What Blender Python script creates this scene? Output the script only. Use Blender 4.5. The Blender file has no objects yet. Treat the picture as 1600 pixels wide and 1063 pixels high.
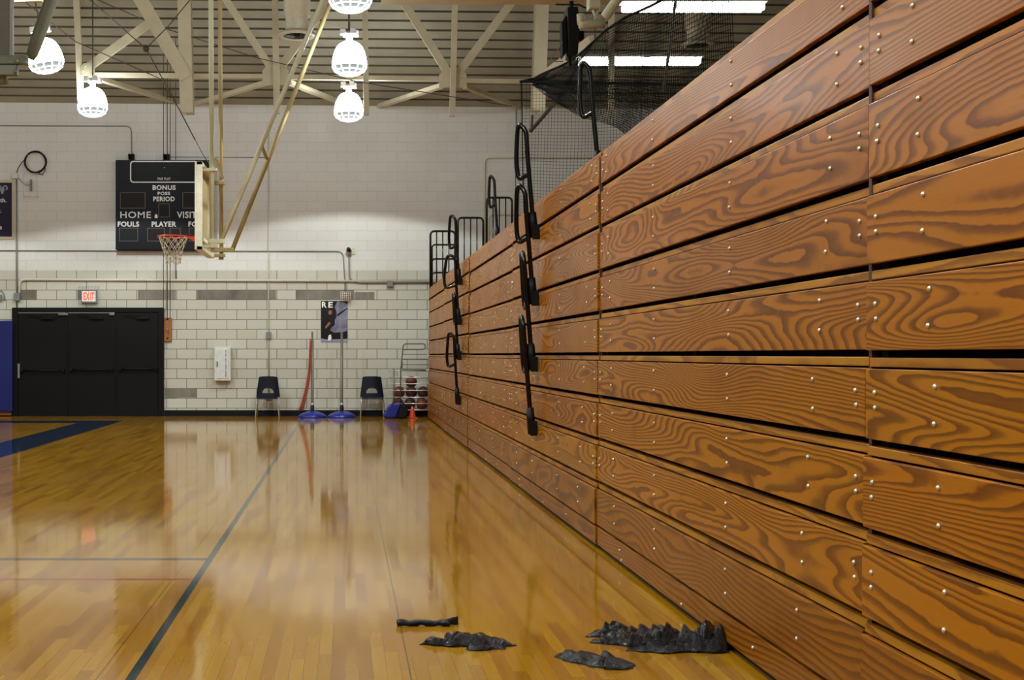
import bpy, bmesh, math, random
from mathutils import Vector, Matrix, noise
random.seed(7)
C = bpy.context.scene.collection
SC = bpy.context.scene
F = 2150.0            # focal length in pixels of a 1600 px wide frame
H = 1.296             # eye height
VX, VY = 539.0, 554.0 # vanishing point of the hall's long axis
D = 28.9              # distance of the end wall
PI = math.pi

# ------------------------------------------------------------------ camera
cd = bpy.data.cameras.new('camera'); cam = bpy.data.objects.new('camera', cd); C.objects.link(cam)
cam.location = (0, 0, H); cam.rotation_euler = (PI/2, 0, 0)
cd.sensor_width = 36; cd.lens = F*36/1600
cd.shift_x = (800-VX)/1600; cd.shift_y = (VY-531.5)/1600
cd.clip_end = 200; cd.clip_start = 0.05
SC.camera = cam
# ------------------------------------------------------------------ world, exposure
w = bpy.data.worlds.new('world'); SC.world = w; w.use_nodes = True
w.node_tree.nodes['Background'].inputs[0].default_value = (0.9, 0.93, 1.0, 1)
w.node_tree.nodes['Background'].inputs[1].default_value = 0.02
SC.view_settings.view_transform = 'Standard'; SC.view_settings.look = 'None'
SC.view_settings.gamma = 1; SC.view_settings.use_curve_mapping = False
SC.view_settings.exposure = 0.15
SPOT_W = 500.0; DOME_E = 33.0; TUBE_E = 11.0; LAMP_COL = (0.93, 1.0, 0.97)
SC.cycles.sample_clamp_indirect = 6
SC.cycles.max_bounces = 8; SC.cycles.diffuse_bounces = 4

def P(px, py, Y):
    """point at distance Y seen at this pixel of the photograph"""
    return Vector(((px-VX)*Y/F, Y, H+(VY-py)*Y/F))

# ------------------------------------------------------------------ materials
def lin(c):
    c = c/255.0
    return c/12.92 if c <= .04045 else ((c+.055)/1.055)**2.4
def col(r, g, b): return (lin(r), lin(g), lin(b), 1)
class NT:
    def __init__(s, name):
        s.m = bpy.data.materials.new(name); s.m.use_nodes = True
        s.t = s.m.node_tree; s.b = s.t.nodes['Principled BSDF']
    def n(s, typ, **kw):
        nd = s.t.nodes.new(typ)
        for k, v in kw.items(): setattr(nd, k, v)
        return nd
    def put(s, sock, v):
        if v is None: return
        if hasattr(v, 'is_output') or hasattr(v, 'links'): s.t.links.new(v, sock)
        else: sock.default_value = v
    def math(s, op, a, b=None, c=None, clamp=False):
        nd = s.n('ShaderNodeMath', operation=op); nd.use_clamp = clamp
        s.put(nd.inputs[0], a); s.put(nd.inputs[1], b); s.put(nd.inputs[2], c)
        return nd.outputs[0]
    def comb(s, x, y, z):
        nd = s.n('ShaderNodeCombineXYZ')
        s.put(nd.inputs[0], x); s.put(nd.inputs[1], y); s.put(nd.inputs[2], z); return nd.outputs[0]
    def pos(s):
        g = s.n('ShaderNodeNewGeometry'); sp = s.n('ShaderNodeSeparateXYZ')
        s.t.links.new(g.outputs['Position'], sp.inputs[0]); return sp.outputs
    def noise(s, vec, scale, detail=2, rough=.5, dist=0):
        nd = s.n('ShaderNodeTexNoise'); s.put(nd.inputs['Vector'], vec)
        nd.inputs['Scale'].default_value = scale; nd.inputs['Detail'].default_value = detail
        nd.inputs['Roughness'].default_value = rough; nd.inputs['Distortion'].default_value = dist
        return nd.outputs['Fac']
    def ramp(s, fac, stops, interp='LINEAR'):
        nd = s.n('ShaderNodeValToRGB'); r = nd.color_ramp; r.interpolation = interp
        while len(r.elements) < len(stops): r.elements.new(.5)
        for e, (p, c) in zip(r.elements, stops): e.position = p; e.color = c
        s.put(nd.inputs[0], fac); return nd.outputs[0]
    def mix(s, fac, a, b, mode='MIX'):
        nd = s.n('ShaderNodeMix', data_type='RGBA', blend_type=mode)
        s.put(nd.inputs[0], fac); s.put(nd.inputs[6], a); s.put(nd.inputs[7], b); return nd.outputs[2]
    def bump(s, h, strength, dist=.01):
        nd = s.n('ShaderNodeBump'); s.put(nd.inputs['Height'], h)
        nd.inputs['Strength'].default_value = strength; nd.inputs['Distance'].default_value = dist
        s.t.links.new(nd.outputs[0], s.b.inputs['Normal'])
    def base(s, c): s.put(s.b.inputs['Base Color'], c)
    def rough(s, c): s.put(s.b.inputs['Roughness'], c)
def mat(name, c, rough=.5, metal=0, emit=None, es=0, var=.08, scale=12):
    k = NT(name)
    if max(c[:3]) < .02 and rough > .3: k.b.inputs['Specular IOR Level'].default_value = .22
    g = k.n('ShaderNodeTexCoord').outputs['Object']
    nz = k.noise(g, scale, 3, .6)
    a = tuple(x*(1-var) for x in c[:3])+(1,); b = tuple(min(1, x*(1+var)) for x in c[:3])+(1,)
    k.base(k.ramp(nz, [(.3, a), (.7, b)])); k.rough(rough); k.b.inputs['Metallic'].default_value = metal
    if emit:
        k.b.inputs['Emission Color'].default_value = emit; k.b.inputs['Emission Strength'].default_value = es
    return k.m

def wood_mat(name, light, dark, rings, zs, rough=.24, ys=.55, coat=.35):
    k = NT(name); x, y, z = k.pos()
    rnd = k.n('ShaderNodeObjectInfo').outputs['Random']
    r1 = k.math('MULTIPLY', rnd, 137.0); r2 = k.math('MULTIPLY', rnd, 71.0)
    zz = k.math('MULTIPLY', z, zs)
    v = k.comb(k.math('MULTIPLY', x, .8), k.math('ADD', k.math('MULTIPLY', y, ys), r1), k.math('ADD', zz, r2))
    big = k.noise(v, 1.0, 1.2, .45, .25)
    v2 = k.comb(x, k.math('ADD', k.math('MULTIPLY', y, 7.0), r2), k.math('ADD', k.math('MULTIPLY', z, 14.0), r1))
    small = k.noise(v2, 1.0, 2.0, .55)
    f = k.math('MULTIPLY', big, rings)
    f = k.math('ADD', f, k.math('MULTIPLY', small, .55))
    f = k.math('ADD', f, k.math('MULTIPLY', z, k.math('MULTIPLY_ADD', rnd, 50.0, -10.0)))
    fr = k.math('FRACT', f)
    ring = k.ramp(fr, [(0, (0, 0, 0, 1)), (.38, (.08, .08, .08, 1)), (.60, (.75, .75, .75, 1)), (.88, (1, 1, 1, 1)), (.97, (.1, .1, .1, 1)), (1, (0, 0, 0, 1))])
    v3 = k.comb(x, k.math('MULTIPLY', y, 3.0), k.math('MULTIPLY', z, 260.0))
    fib = k.noise(v3, 1.0, 2, .6)
    fac = k.math('MULTIPLY_ADD', fib, .35, k.math('MULTIPLY_ADD', ring, .82, -.12), clamp=True)
    c = k.mix(fac, light, dark)
    # whole-board tone differences and a few darker worn blotches
    tone = k.ramp(k.n('ShaderNodeObjectInfo').outputs['Random'], [(0, (.86, .80, .76, 1)), (.25, (1, 1.14, 1, 1)), (.5, (.97, .90, .8, 1)), (.75, (1.0, 1.10, 1, 1)), (1, (1.0, .93, .85, 1))])
    c = k.mix(1.0, c, tone, 'MULTIPLY')
    bl = k.noise(k.comb(k.math('MULTIPLY', x, 2), k.math('ADD', k.math('MULTIPLY', y, 1.3), r2), k.math('MULTIPLY', z, 3.0)), 1.0, 3, .6)
    c = k.mix(k.math('MULTIPLY', k.ramp(bl, [(.55, (0, 0, 0, 1)), (.8, (1, 1, 1, 1))]), .45), c, (dark[0]*.9, dark[1]*.9, dark[2]*1.2, 1))
    k.base(c)
    k.rough(k.math('MULTIPLY_ADD', bl, .22, rough-.08))
    k.b.inputs['Specular IOR Level'].default_value = .20; k.b.inputs['Coat Weight'].default_value = coat; k.b.inputs['Coat Roughness'].default_value = .16
    wv = k.noise(k.comb(x, k.math('MULTIPLY', y, 9.0), k.math('MULTIPLY', z, 3.5)), 1.0, 2, .5)
    k.bump(wv, .10, .005)
    return k.m
M = {}
M['riser'] = wood_mat('varnished_fir', col(166, 99, 0), col(88, 42, 0), 34.0, 3.2, ys=.34, coat=.04, rough=.30)
M['nosing'] = wood_mat('varnished_fir_edge', col(172, 112, 14), col(112, 60, 4), 10.0, 3.0, .34, coat=.1)
M['kick'] = wood_mat('varnished_fir_plain', col(142, 82, 0), col(88, 43, 0), 12.0, 2.5, .32, coat=.1)
M['endgrain'] = mat('dark_end_grain', col(60, 26, 10), .6)
M['frame_black'] = mat('black_steel_frame_and_void', col(12, 10, 9), .7)
M['bolt'] = mat('galvanised_bolt', col(205, 200, 185), .38, .7)
M['rail_black'] = mat('gloss_black_paint', col(5, 5, 7), .22)
M['rail_sleeve'] = mat('black_rubber', col(6, 6, 7), .5)
M['steel_cream'] = mat('cream_painted_steel', col(200, 190, 162), .5, scale=3)
M['hoop_paint'] = mat('pale_green_cream_paint', col(205, 203, 172), .4, scale=3)
M['hoop_shade'] = mat('tan_shaded_hoop_paint', col(168, 150, 104), .5, scale=3)  # tan board back; on the rear tubes, shade put into the hoop paint
M['board_white'] = mat('white_fibreglass', col(226, 222, 200), .35)
M['green_grey'] = mat('green_grey_paint', col(112, 114, 96), .5)
M['orange'] = mat('orange_rim_paint', col(205, 52, 18), .4)
M['cord'] = mat('white_cord', col(200, 190, 165), .8)
M['navy_board'] = mat('navy_enamel', col(9, 10, 24), .5)
M['white_paint'] = mat('white_lettering', col(232, 232, 232), .5)
M['digit_dark'] = mat('dark_display', col(9, 7, 7), .5)
M['digit_red'] = mat('unlit_red_display', col(20, 8, 8), .5)
M['digit_green'] = mat('unlit_green_display', col(8, 24, 22), .5)
M['display_grid'] = mat('display_grid_lines', col(26, 22, 22), .5)
M['cream_trim'] = mat('cream_hairline', col(120, 105, 85), .5)
M['door_black'] = mat('black_door_paint', col(7, 6, 6), .5)
M['door_frame'] = mat('black_frame_paint', col(5, 5, 5), .5)
M['steel'] = mat('brushed_steel', col(150, 150, 145), .35, .8)
M['chrome'] = mat('chrome', col(215, 215, 210), .25, .6)
M['pvc_blue'] = mat('blue_vinyl', col(12, 28, 95), .4)
M['conduit_cream'] = mat('cream_conduit', col(205, 200, 182), .45)
M['conduit_grey'] = mat('grey_conduit', col(135, 134, 128), .45)
M['box_grey'] = mat('grey_box', col(120, 122, 122), .5)
M['box_white'] = mat('white_box', col(210, 212, 210), .5)
M['cable_black'] = mat('black_cable', col(10, 10, 10), .5)
M['wire'] = mat('steel_wire', col(70, 62, 50), .5)
M['rope_net'] = mat('black_net_cord', col(20, 22, 20), .8)
M['banner_navy'] = mat('navy_banner_cloth', col(20, 16, 52), .7)
M['banner_edge'] = mat('cream_banner_border', col(196, 186, 160), .6)
M['grey_print'] = mat('grey_print', col(150, 150, 158), .7)
M['shell_navy'] = mat('navy_plastic', col(9, 11, 26), .4)
M['dome_blue'] = mat('blue_enamel', col(16, 38, 125), .3)
M['pole_grey'] = mat('grey_metal_pole', col(110, 104, 92), .4, .3)
M['net_red'] = mat('red_netting', col(165, 78, 58), .8)
M['ball'] = mat('brown_ball', col(104, 44, 22), .6)
M['ball_dark'] = mat('dark_brown_ball', col(60, 26, 18), .6)
M['ball_seam'] = mat('black_seam', col(20, 14, 12), .7)
M['bag_blue'] = mat('blue_nylon', col(14, 26, 120), .5)
M['bag_black'] = mat('black_nylon', col(14, 14, 18), .6)
M['cone'] = mat('orange_plastic', col(214, 62, 20), .45)
M['plywood'] = mat('varnished_plate', col(150, 92, 42), .5)
M['red_print'] = mat('dark_red_print', col(110, 20, 20), .6)
M['alarm_red'] = mat('red_alarm', col(150, 36, 30), .4)
M['guard_wire'] = mat('white_guard_wire', col(205, 200, 190), .4)
M['cab_white'] = mat('white_cabinet', col(214, 212, 200), .4)
M['speaker'] = mat('speaker_black', col(12, 12, 12), .5)
M['poster_dark'] = mat('poster_dark', col(14, 14, 18), .25)
M['poster_smoke'] = mat('poster_smoke', col(120, 118, 140), .25, var=.45, scale=5)
M['poster_floor'] = mat('poster_floor', col(140, 142, 165), .25, var=.2, scale=8)
M['skin_print'] = mat('print_brown', col(150, 92, 70), .3)
M['exit_white'] = mat('exit_face', col(225, 215, 200), .5, emit=(1, .92, .85, 1), es=.25)
M['exit_red'] = mat('exit_letters', col(230, 50, 40), .5, emit=(1, .06, .03, 1), es=1.5)
M['tube'] = mat('lit_tube', (1, 1, 1, 1), .4, emit=(.97, 1.0, .96, 1), es=TUBE_E)
M['dome_lit'] = mat('lit_acrylic', (1, 1, 1, 1), .3, emit=(.92, 1.0, 1.0, 1), es=DOME_E)
M['lens_lit'] = mat('lit_lens', col(90, 95, 92), .3, emit=(.9, 1, .97, 1), es=.28)
M['aluminium'] = mat('cast_aluminium', col(200, 198, 196), .35, .5)
M['cage'] = mat('guard_added_glow', col(230, 230, 230), .4, emit=(.95, 1, 1, 1), es=1.6)  # guard wires with added glow, to stand out white against the lens
M['duct'] = mat('painted_duct', col(185, 174, 148), .5)
M['duct_dark'] = mat('diffuser_slot', col(40, 34, 26), .7)
# crumpled black plastic
k = NT('black_plastic_film'); k.base(col(3, 3, 3)); k.rough(.17); k.b.inputs['Specular IOR Level'].default_value = .3
g = k.n('ShaderNodeTexCoord').outputs['Object']
k.bump(k.noise(g, 34, 4, .7, .8), 1.0, .02); M['plastic'] = k.m

# floor: maple strips running down the hall, painted court lines
def floor_mat():
    k = NT('maple_floor'); x, y, z = k.pos()
    W = .057
    row = k.math('FLOOR', k.math('DIVIDE', x, W))
    wn = k.n('ShaderNodeTexWhiteNoise', noise_dimensions='1D'); k.put(wn.inputs['W'], row)
    off = wn.outputs['Value']
    yy = k.math('ADD', k.math('DIVIDE', y, .95), k.math('MULTIPLY', off, 9.7))
    seg = k.math('FLOOR', yy)
    wn2 = k.n('ShaderNodeTexWhiteNoise', noise_dimensions='2D'); k.put(wn2.inputs['Vector'], k.comb(row, seg, 0.0))
    r = wn2.outputs['Value']
    c = k.ramp(r, [(0, col(122, 80, 8)), (.15, col(138, 95, 8)), (.5, col(150, 108, 12)), (.8, col(162, 121, 22)), (1, col(138, 95, 8))])
    gr = k.noise(k.comb(k.math('MULTIPLY', x, 90.0), k.math('ADD', k.math('MULTIPLY', y, 2.2), k.math('MULTIPLY', r, 40.0)), 0.0), 1.0, 3, .6)
    c = k.mix(k.math('MULTIPLY', gr, .5), c, col(130, 84, 12))
    blot = k.noise(k.comb(k.math('MULTIPLY', x, 1.4), k.math('MULTIPLY', y, .45), 0.0), 1.0, 3, .6)
    c = k.mix(k.math('MULTIPLY', k.ramp(blot, [(.45, (0, 0, 0, 1)), (.75, (1, 1, 1, 1))]), .4), c, col(150, 96, 36))
    fx = k.math('FRACT', k.math('DIVIDE', x, W)); fy = k.math('FRACT', yy)
    e = k.math('MAXIMUM', k.math('LESS_THAN', fx, .04), k.math('LESS_THAN', fy, .003))
    c = k.mix(k.math('MULTIPLY', e, .45), c, col(90, 55, 22))
    # scuffs beside the bleachers (worn dirt, long along the hall)
    sc = k.noise(k.comb(k.math('MULTIPLY', x, 9.0), k.math('MULTIPLY', y, .9), 0.0), 1.0, 4, .65, .8)
    near = k.math('MULTIPLY', k.math('GREATER_THAN', x, .55), k.ramp(sc, [(.58, (0, 0, 0, 1)), (.68, (1, 1, 1, 1))]))
    c = k.mix(k.math('MULTIPLY', near, .38), c, col(96, 62, 26))
    def band(v, lo, hi): return k.math('MULTIPLY', k.math('GREATER_THAN', v, lo), k.math('LESS_THAN', v, hi))
    def paint(c, mask, cc, a=1.0): return k.mix(k.math('MULTIPLY', mask, a), c, cc)
    c = paint(c, band(x, .262, .268), col(60, 36, 14), .8)
    c = paint(c, band(x, -.996, -.990), col(70, 42, 18), .7)
    c = paint(c, k.math('MULTIPLY', band(x, -9, -.87), band(y, 8.66, 8.75)), col(34, 36, 34), .95)
    c = paint(c, k.math('MULTIPLY', band(x, -9, -.87), band(y, 7.89, 7.95)), col(120, 34, 16), .9)
    c = paint(c, k.math('MULTIPLY', band(x, -9, .3), band(y, 13.6, 13.68)), col(120, 80, 36), .35)
    c = paint(c, band(x, -.876, -.834), col(24, 42, 46))
    c = paint(c, k.math('MULTIPLY', band(x, -5.06, -4.32), k.math('LESS_THAN', y, 26.9)), col(22, 40, 62))
    c = paint(c, k.math('MULTIPLY', k.math('LESS_THAN', x, -4.32), band(y, 26.0, 26.9)), col(22, 40, 62))
    k.base(c)
    k.rough(k.math('MULTIPLY_ADD', blot, .07, .04))
    k.b.inputs['Specular IOR Level'].default_value = .30
    k.b.inputs['Coat Weight'].default_value = .04; k.b.inputs['Coat Roughness'].default_value = .04
    wv = k.noise(k.comb(k.math('MULTIPLY', x, 14.0), k.math('MULTIPLY', y, 1.2), 0.0), 1.0, 3, .55)
    k.bump(k.math('ADD', wv, k.math('MULTIPLY', k.math('ADD', off, r), .25)), .05, .008)
    return k.m
M['floor'] = floor_mat()

S = D/F
BW, BH = 31.3*S, 15.4*S
def block_mat(name, c1, c2, mortar, ms, paint=False):
    k = NT(name); x, y, z = k.pos()
    ax = k.math('ADD', x, y) if paint == 'side' else x
    # row edges at y=453.3 px, vertical joints at x=57 px in that course
    u = k.math('ADD', ax, -(57-VX)*S + 200*BW)
    v = k.math('ADD', z, -(H+(VY-453.3)*S) + 200*BH)
    br = k.n('ShaderNodeTexBrick'); k.put(br.inputs['Vector'], k.comb(u, v, 0.0))
    br.offset = .5; br.offset_frequency = 2; br.inputs['Scale'].default_value = 1
    br.inputs['Color1'].default_value = c1; br.inputs['Color2'].default_value = c2; br.inputs['Mortar'].default_value = mortar
    br.inputs['Mortar Size'].default_value = ms; br.inputs['Mortar Smooth'].default_value = .3
    br.inputs['Brick Width'].default_value = BW; br.inputs['Row Height'].default_value = BH
    nz = k.noise(k.comb(x, y, z), 1.2, 4, .6)
    c = k.mix(k.math('MULTIPLY', nz, .22), br.outputs['Color'], tuple(q*.72 for q in c1[:3])+(1,))
    k.base(c); k.rough(.42 if not paint else .6)
    inv = k.math('SUBTRACT', 1.0, br.outputs['Fac'])
    k.bump(k.math('ADD', inv, k.math('MULTIPLY', k.noise(k.comb(x, y, z), 60, 3, .6), .2)), .35, .006)
    return k.m
M['wall_tile'] = block_mat('glazed_cream_block', col(200, 197, 184), col(190, 186, 170), col(80, 74, 62), .007)
M['wall_white'] = block_mat('white_painted_block', col(220, 218, 214), col(216, 213, 208), col(198, 194, 186), .005, True)
M['wall_side'] = block_mat('white_painted_block_side', col(205, 198, 182), col(200, 194, 178), col(180, 172, 158), .006, 'side')
k = NT('grey_glazed_block'); x, y, z = k.pos()
k.base(k.ramp(k.noise(k.comb(k.math('MULTIPLY', x, 2.4), y, z), 1.0, 3, .6), [(.3, col(92, 86, 76)), (.7, col(138, 132, 118))])); k.rough(.45)
M['grey_block'] = k.m
M['roof'] = mat('cream_roof_deck', col(152, 146, 128), .6, var=.1, scale=2)
M['wall_unseen'] = mat('unseen_wall_brown', col(128, 84, 34), .6, scale=1.5)  # unseen walls, browned to keep white haze off the bleachers
M['groove_shade'] = mat('deck_groove_shade', col(78, 70, 54), .8)  # shade of the deck grooves, put into their colour
M['base_black'] = mat('black_rubber_base', col(10, 10, 12), .5)

# ------------------------------------------------------------------ mesh helpers
class MB:
    def __init__(s): s.v = []; s.f = []; s.mi = []; s.cur = 0; s.smooth = []
    def add(s, vs, fs, sm=False):
        o = len(s.v); s.v += [Vector(a) for a in vs]
        for f in fs: s.f.append(tuple(i+o for i in f)); s.mi.append(s.cur); s.smooth.append(sm)
    def box(s, x0, x1, y0, y1, z0, z1):
        s.add([(x0, y0, z0), (x1, y0, z0), (x1, y1, z0), (x0, y1, z0), (x0, y0, z1), (x1, y0, z1), (x1, y1, z1), (x0, y1, z1)],
              [(0, 3, 2, 1), (4, 5, 6, 7), (0, 1, 5, 4), (1, 2, 6, 5), (2, 3, 7, 6), (3, 0, 4, 7)])
    def bbox(s, x0, x1, y0, y1, z0, z1, b=.003):
        """box with all edges chamfered"""
        bm = bmesh.new(); bmesh.ops.create_cube(bm, size=1)
        for v in bm.verts: v.co = Vector(((x0+x1)/2+v.co.x*(x1-x0), (y0+y1)/2+v.co.y*(y1-y0), (z0+z1)/2+v.co.z*(z1-z0)))
        bmesh.ops.bevel(bm, geom=bm.edges[:], offset=b, segments=2, affect='EDGES', profile=.5)
        bm.verts.index_update(); s.add([v.co.copy() for v in bm.verts], [tuple(q.index for q in f.verts) for f in bm.faces]); bm.free()
    def bar(s, a, b, wd, th, up=(0, 1, 0)):
        """rectangular bar from a to b; th is its size along `up`, wd across"""
        a = Vector(a); b = Vector(b); d = (b-a).normalized(); u = Vector(up); u = (u-d*u.dot(d)).normalized(); r = d.cross(u)
        vs = []
        for p in (a, b):
            for q, t in ((-1, -1), (1, -1), (1, 1), (-1, 1)): vs.append(p+r*q*wd/2+u*t*th/2)
        s.add(vs, [(0, 1, 2, 3), (7, 6, 5, 4), (0, 4, 5, 1), (1, 5, 6, 2), (2, 6, 7, 3), (3, 7, 4, 0)])
    def tube(s, pts, r, n=10, closed=False, cap=True):
        pts = [Vector(p) for p in pts]; N = len(pts); vs = []; fs = []
        rs = r if isinstance(r, (list, tuple)) else [r]*N
        t0 = (pts[1]-pts[0]).normalized(); nrm = t0.orthogonal().normalized()
        for i, p in enumerate(pts):
            if closed: t = (pts[(i+1) % N]-pts[i-1]).normalized()
            else: t = (pts[min(i+1, N-1)]-pts[max(i-1, 0)]).normalized()
            nrm = (nrm-t*nrm.dot(t)).normalized(); bn = t.cross(nrm)
            for j in range(n):
                a = 2*PI*j/n; vs.append(p+(nrm*math.cos(a)+bn*math.sin(a))*rs[i])
        for i in range(N if closed else N-1):
            i2 = (i+1) % N
            for j in range(n): fs.append((i*n+j, i*n+(j+1) % n, i2*n+(j+1) % n, i2*n+j))
        if cap and not closed: fs += [tuple(reversed(range(n))), tuple(range((N-1)*n, N*n))]
        s.add(vs, fs, True)
    def lathe(s, prof, n=24, c=(0, 0, 0), axis='z'):
        vs = []; fs = []; c = Vector(c)
        for r, h in prof:
            for j in range(n):
                a = 2*PI*j/n; p = Vector((r*math.cos(a), r*math.sin(a), h))
                if axis == 'y': p = Vector((p.x, p.z, p.y))
                if axis == 'x': p = Vector((p.z, p.x, p.y))
                vs.append(c+p)
        for i in range(len(prof)-1):
            for j in range(n): fs.append((i*n+j, i*n+(j+1) % n, (i+1)*n+(j+1) % n, (i+1)*n+j))
        s.add(vs, fs, True)
    def sphere(s, c, r, nu=20, nv=12, sc=(1, 1, 1)):
        pr = [(max(1e-4, r*math.sin(PI*i/nv))*1.0, -r*math.cos(PI*i/nv)) for i in range(nv+1)]
        o = len(s.v); s.lathe(pr, nu); c = Vector(c)
        for i in range(o, len(s.v)): v = s.v[i]; s.v[i] = Vector((v.x*sc[0], v.y*sc[1], v.z*sc[2]))+c
    def prism(s, poly, y0, y1):
        """outline of (x,z) points extruded from y0 to y1"""
        n = len(poly); vs = [(a, y0, b) for a, b in poly]+[(a, y1, b) for a, b in poly]
        s.add(vs, [tuple(range(n)), tuple(reversed(range(n, 2*n)))]+[(i, (i+1) % n+0, (i+1) % n+n, i+n)[::-1] for i in range(n)])
    def build(s, name, m, parent=None):
        me = bpy.data.meshes.new(name); off = parent_world(parent)
        me.from_pydata([v-off for v in s.v], [], s.f)
        ms = m if isinstance(m, list) else [m]
        for q in ms: me.materials.append(q)
        me.polygons.foreach_set('material_index', s.mi)
        me.polygons.foreach_set('use_smooth', s.smooth)
        me.update()
        bm = bmesh.new(); bm.from_mesh(me); bmesh.ops.recalc_face_normals(bm, faces=bm.faces[:]); bm.to_mesh(me); bm.free()
        o = bpy.data.objects.new(name, me); C.objects.link(o)
        if parent: o.parent = parent
        return o
def parent_world(p):
    v = Vector((0, 0, 0))
    while p is not None: v = v+Vector(p.location); p = p.parent
    return v
def tag(o, label, cat, group=None, kind=None):
    if label: o['label'] = label
    if cat: o['category'] = cat
    if group: o['group'] = group
    if kind: o['kind'] = kind
    return o
def thing(name, label, cat, loc, group=None, rz=0):
    o = bpy.data.objects.new(name, None); C.objects.link(o); o.location = loc; o.empty_display_size = .1
    return tag(o, label, cat, group)
def struct(o, kind='structure'): o['kind'] = kind; return o
def dup(root, loc, rz=None, label=None):
    r = root.copy(); C.objects.link(r); r.location = loc
    if rz is not None: r.rotation_euler[2] = rz
    if label: r['label'] = label
    for ch in list(root.children):
        c = ch.copy(); C.objects.link(c); c.parent = r
        for g in ch.children:
            d = g.copy(); C.objects.link(d); d.parent = c
    return r
def text_into(mb, body, x0, x1, zb, zt, y, th=.002, bold=0.0):
    """letters standing in the wall plane, fitted to a box"""
    cu = bpy.data.curves.new('t', 'FONT'); cu.body = body; cu.offset = bold; cu.extrude = 0
    cu.resolution_u = 3; cu.space_character = 1.1
    ob = bpy.data.objects.new('t', cu); C.objects.link(ob)
    dg = bpy.context.evaluated_depsgraph_get(); me = bpy.data.meshes.new_from_object(ob.evaluated_get(dg))
    vs = [v.co.copy() for v in me.vertices]; fs = [tuple(p.vertices) for p in me.polygons]
    a0 = min(v.x for v in vs); a1 = max(v.x for v in vs); b0 = min(v.y for v in vs); b1 = max(v.y for v in vs)
    out = [(x0+(v.x-a0)/(a1-a0)*(x1-x0), y, zb+(v.y-b0)/(b1-b0)*(zt-zb)) for v in vs]
    mb.add(out, fs)
    bpy.data.objects.remove(ob); bpy.data.curves.remove(cu); bpy.data.meshes.remove(me)
def arc(c, r, a0, a1, n, plane='xz'):
    out = []
    for i in range(n+1):
        a = a0+(a1-a0)*i/n; p = (r*math.cos(a), r*math.sin(a))
        out.append(Vector((c[0]+p[0], c[1], c[2]+p[1])) if plane == 'xz' else Vector((c[0], c[1]+p[0], c[2]+p[1])))
    return out
def fillet(pts, r, n=5):
    pts = [Vector(p) for p in pts]; out = [pts[0]]
    for i in range(1, len(pts)-1):
        a, b, c = pts[i-1], pts[i], pts[i+1]; u = (a-b); v = (c-b)
        rr = min(r, u.length*.49, v.length*.49); p = b+u.normalized()*rr; q = b+v.normalized()*rr
        for j in range(n+1):
            t = j/n; out.append(p*(1-t)**2+b*2*t*(1-t)+q*t*t)
    out.append(pts[-1]); return out
def one(name, label, cat, mb, m, group=None):
    """a thing that is one mesh; origin at the centre of its bounds"""
    lo = Vector((min(v.x for v in mb.v), min(v.y for v in mb.v), min(v.z for v in mb.v)))
    hi = Vector((max(v.x for v in mb.v), max(v.y for v in mb.v), max(v.z for v in mb.v)))
    c = Vector(((lo.x+hi.x)/2, (lo.y+hi.y)/2, lo.z))
    mb.v = [v-c for v in mb.v]; o = mb.build(name, m); o.location = c
    return tag(o, label, cat, group)

# ------------------------------------------------------------------ room shell
XL, XR, YN = -16.0, 9.5, -9.0
def ztop(x): return H+394*S - .0098*(x+7.2)
m = MB(); m.box(XL, XR, YN, D+.3, -.2, 0); struct(m.build('floor', M['floor']))
ZT = H+131*S
m = MB(); m.box(XL, XR, D, D+.3, 0, ZT); m.cur = 1
m.add([(XL, D, ZT), (XR, D, ZT), (XR, D, ztop(XR)+.12), (XL, D, ztop(XL)+.12), (XL, D+.3, ZT), (XR, D+.3, ZT), (XR, D+.3, ztop(XR)+.12), (XL, D+.3, ztop(XL)+.12)],
      [(0, 1, 2, 3), (4, 7, 6, 5), (3, 2, 6, 7), (0, 3, 7, 4), (1, 5, 6, 2)])
struct(m.build('wall_back', [M['wall_tile'], M['wall_white']]))
m = MB(); m.box(XL-.3, XL, YN, D+.3, 0, 11); struct(m.build('unseen_wall_left', M['wall_unseen']))
m = MB(); m.box(XR, XR+.3, YN, D+.3, 0, 11); struct(m.build('wall_right', M['wall_side']))
m = MB(); m.box(XL, XR, YN-.3, YN, 0, 11); struct(m.build('unseen_wall_near', M['wall_unseen']))
# roof deck: ribbed, falling towards the end wall, level over the middle of the hall
m = MB(); sl = .5; prof = []; y = D+.25; pit = .245
while y > D-6.9:
    t = D-y
    for dy, dz in ((0, 0), (-.192, 0), (-.199, .13), (-.244, .13)): prof.append((y+dy, sl*(t-dy)+dz))
    y -= pit
ylast = prof[-1][0]; zl = prof[-1][1]
prof.append((YN-.3, zl))
vs = []; fs = []
for (yy, dz) in prof: vs += [(XL-.3, yy, ztop(XL)+dz), (XR+.3, yy, ztop(XR)+dz)]
n = len(prof)
for i in range(n-1): fs.append((2*i, 2*i+1, 2*i+3, 2*i+2))
sm_ = [0 if (i % 4 == 0 or i >= n-2) else 1 for i in range(n-1)]  # groove faces take the painted shade colour
top = [(v[0], v[1], v[2]+.30) for v in vs]
m.add(vs+top, fs+[tuple(q+2*n for q in reversed(f)) for f in fs]); m.mi = sm_+[0]*(n-1); struct(m.build('ceiling', [M['roof'], M['groove_shade']]))
RZ = lambda Y: ztop(0)+sl*min(D-Y, 7.0)
# baseboard
m = MB(); m.box((257-VX)*S, XR, D-.012, D, 0, .125); m.box(XL, (20-VX)*S, D-.012, D, 0, .125); struct(m.build('baseboard_back', M['base_black']))
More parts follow.
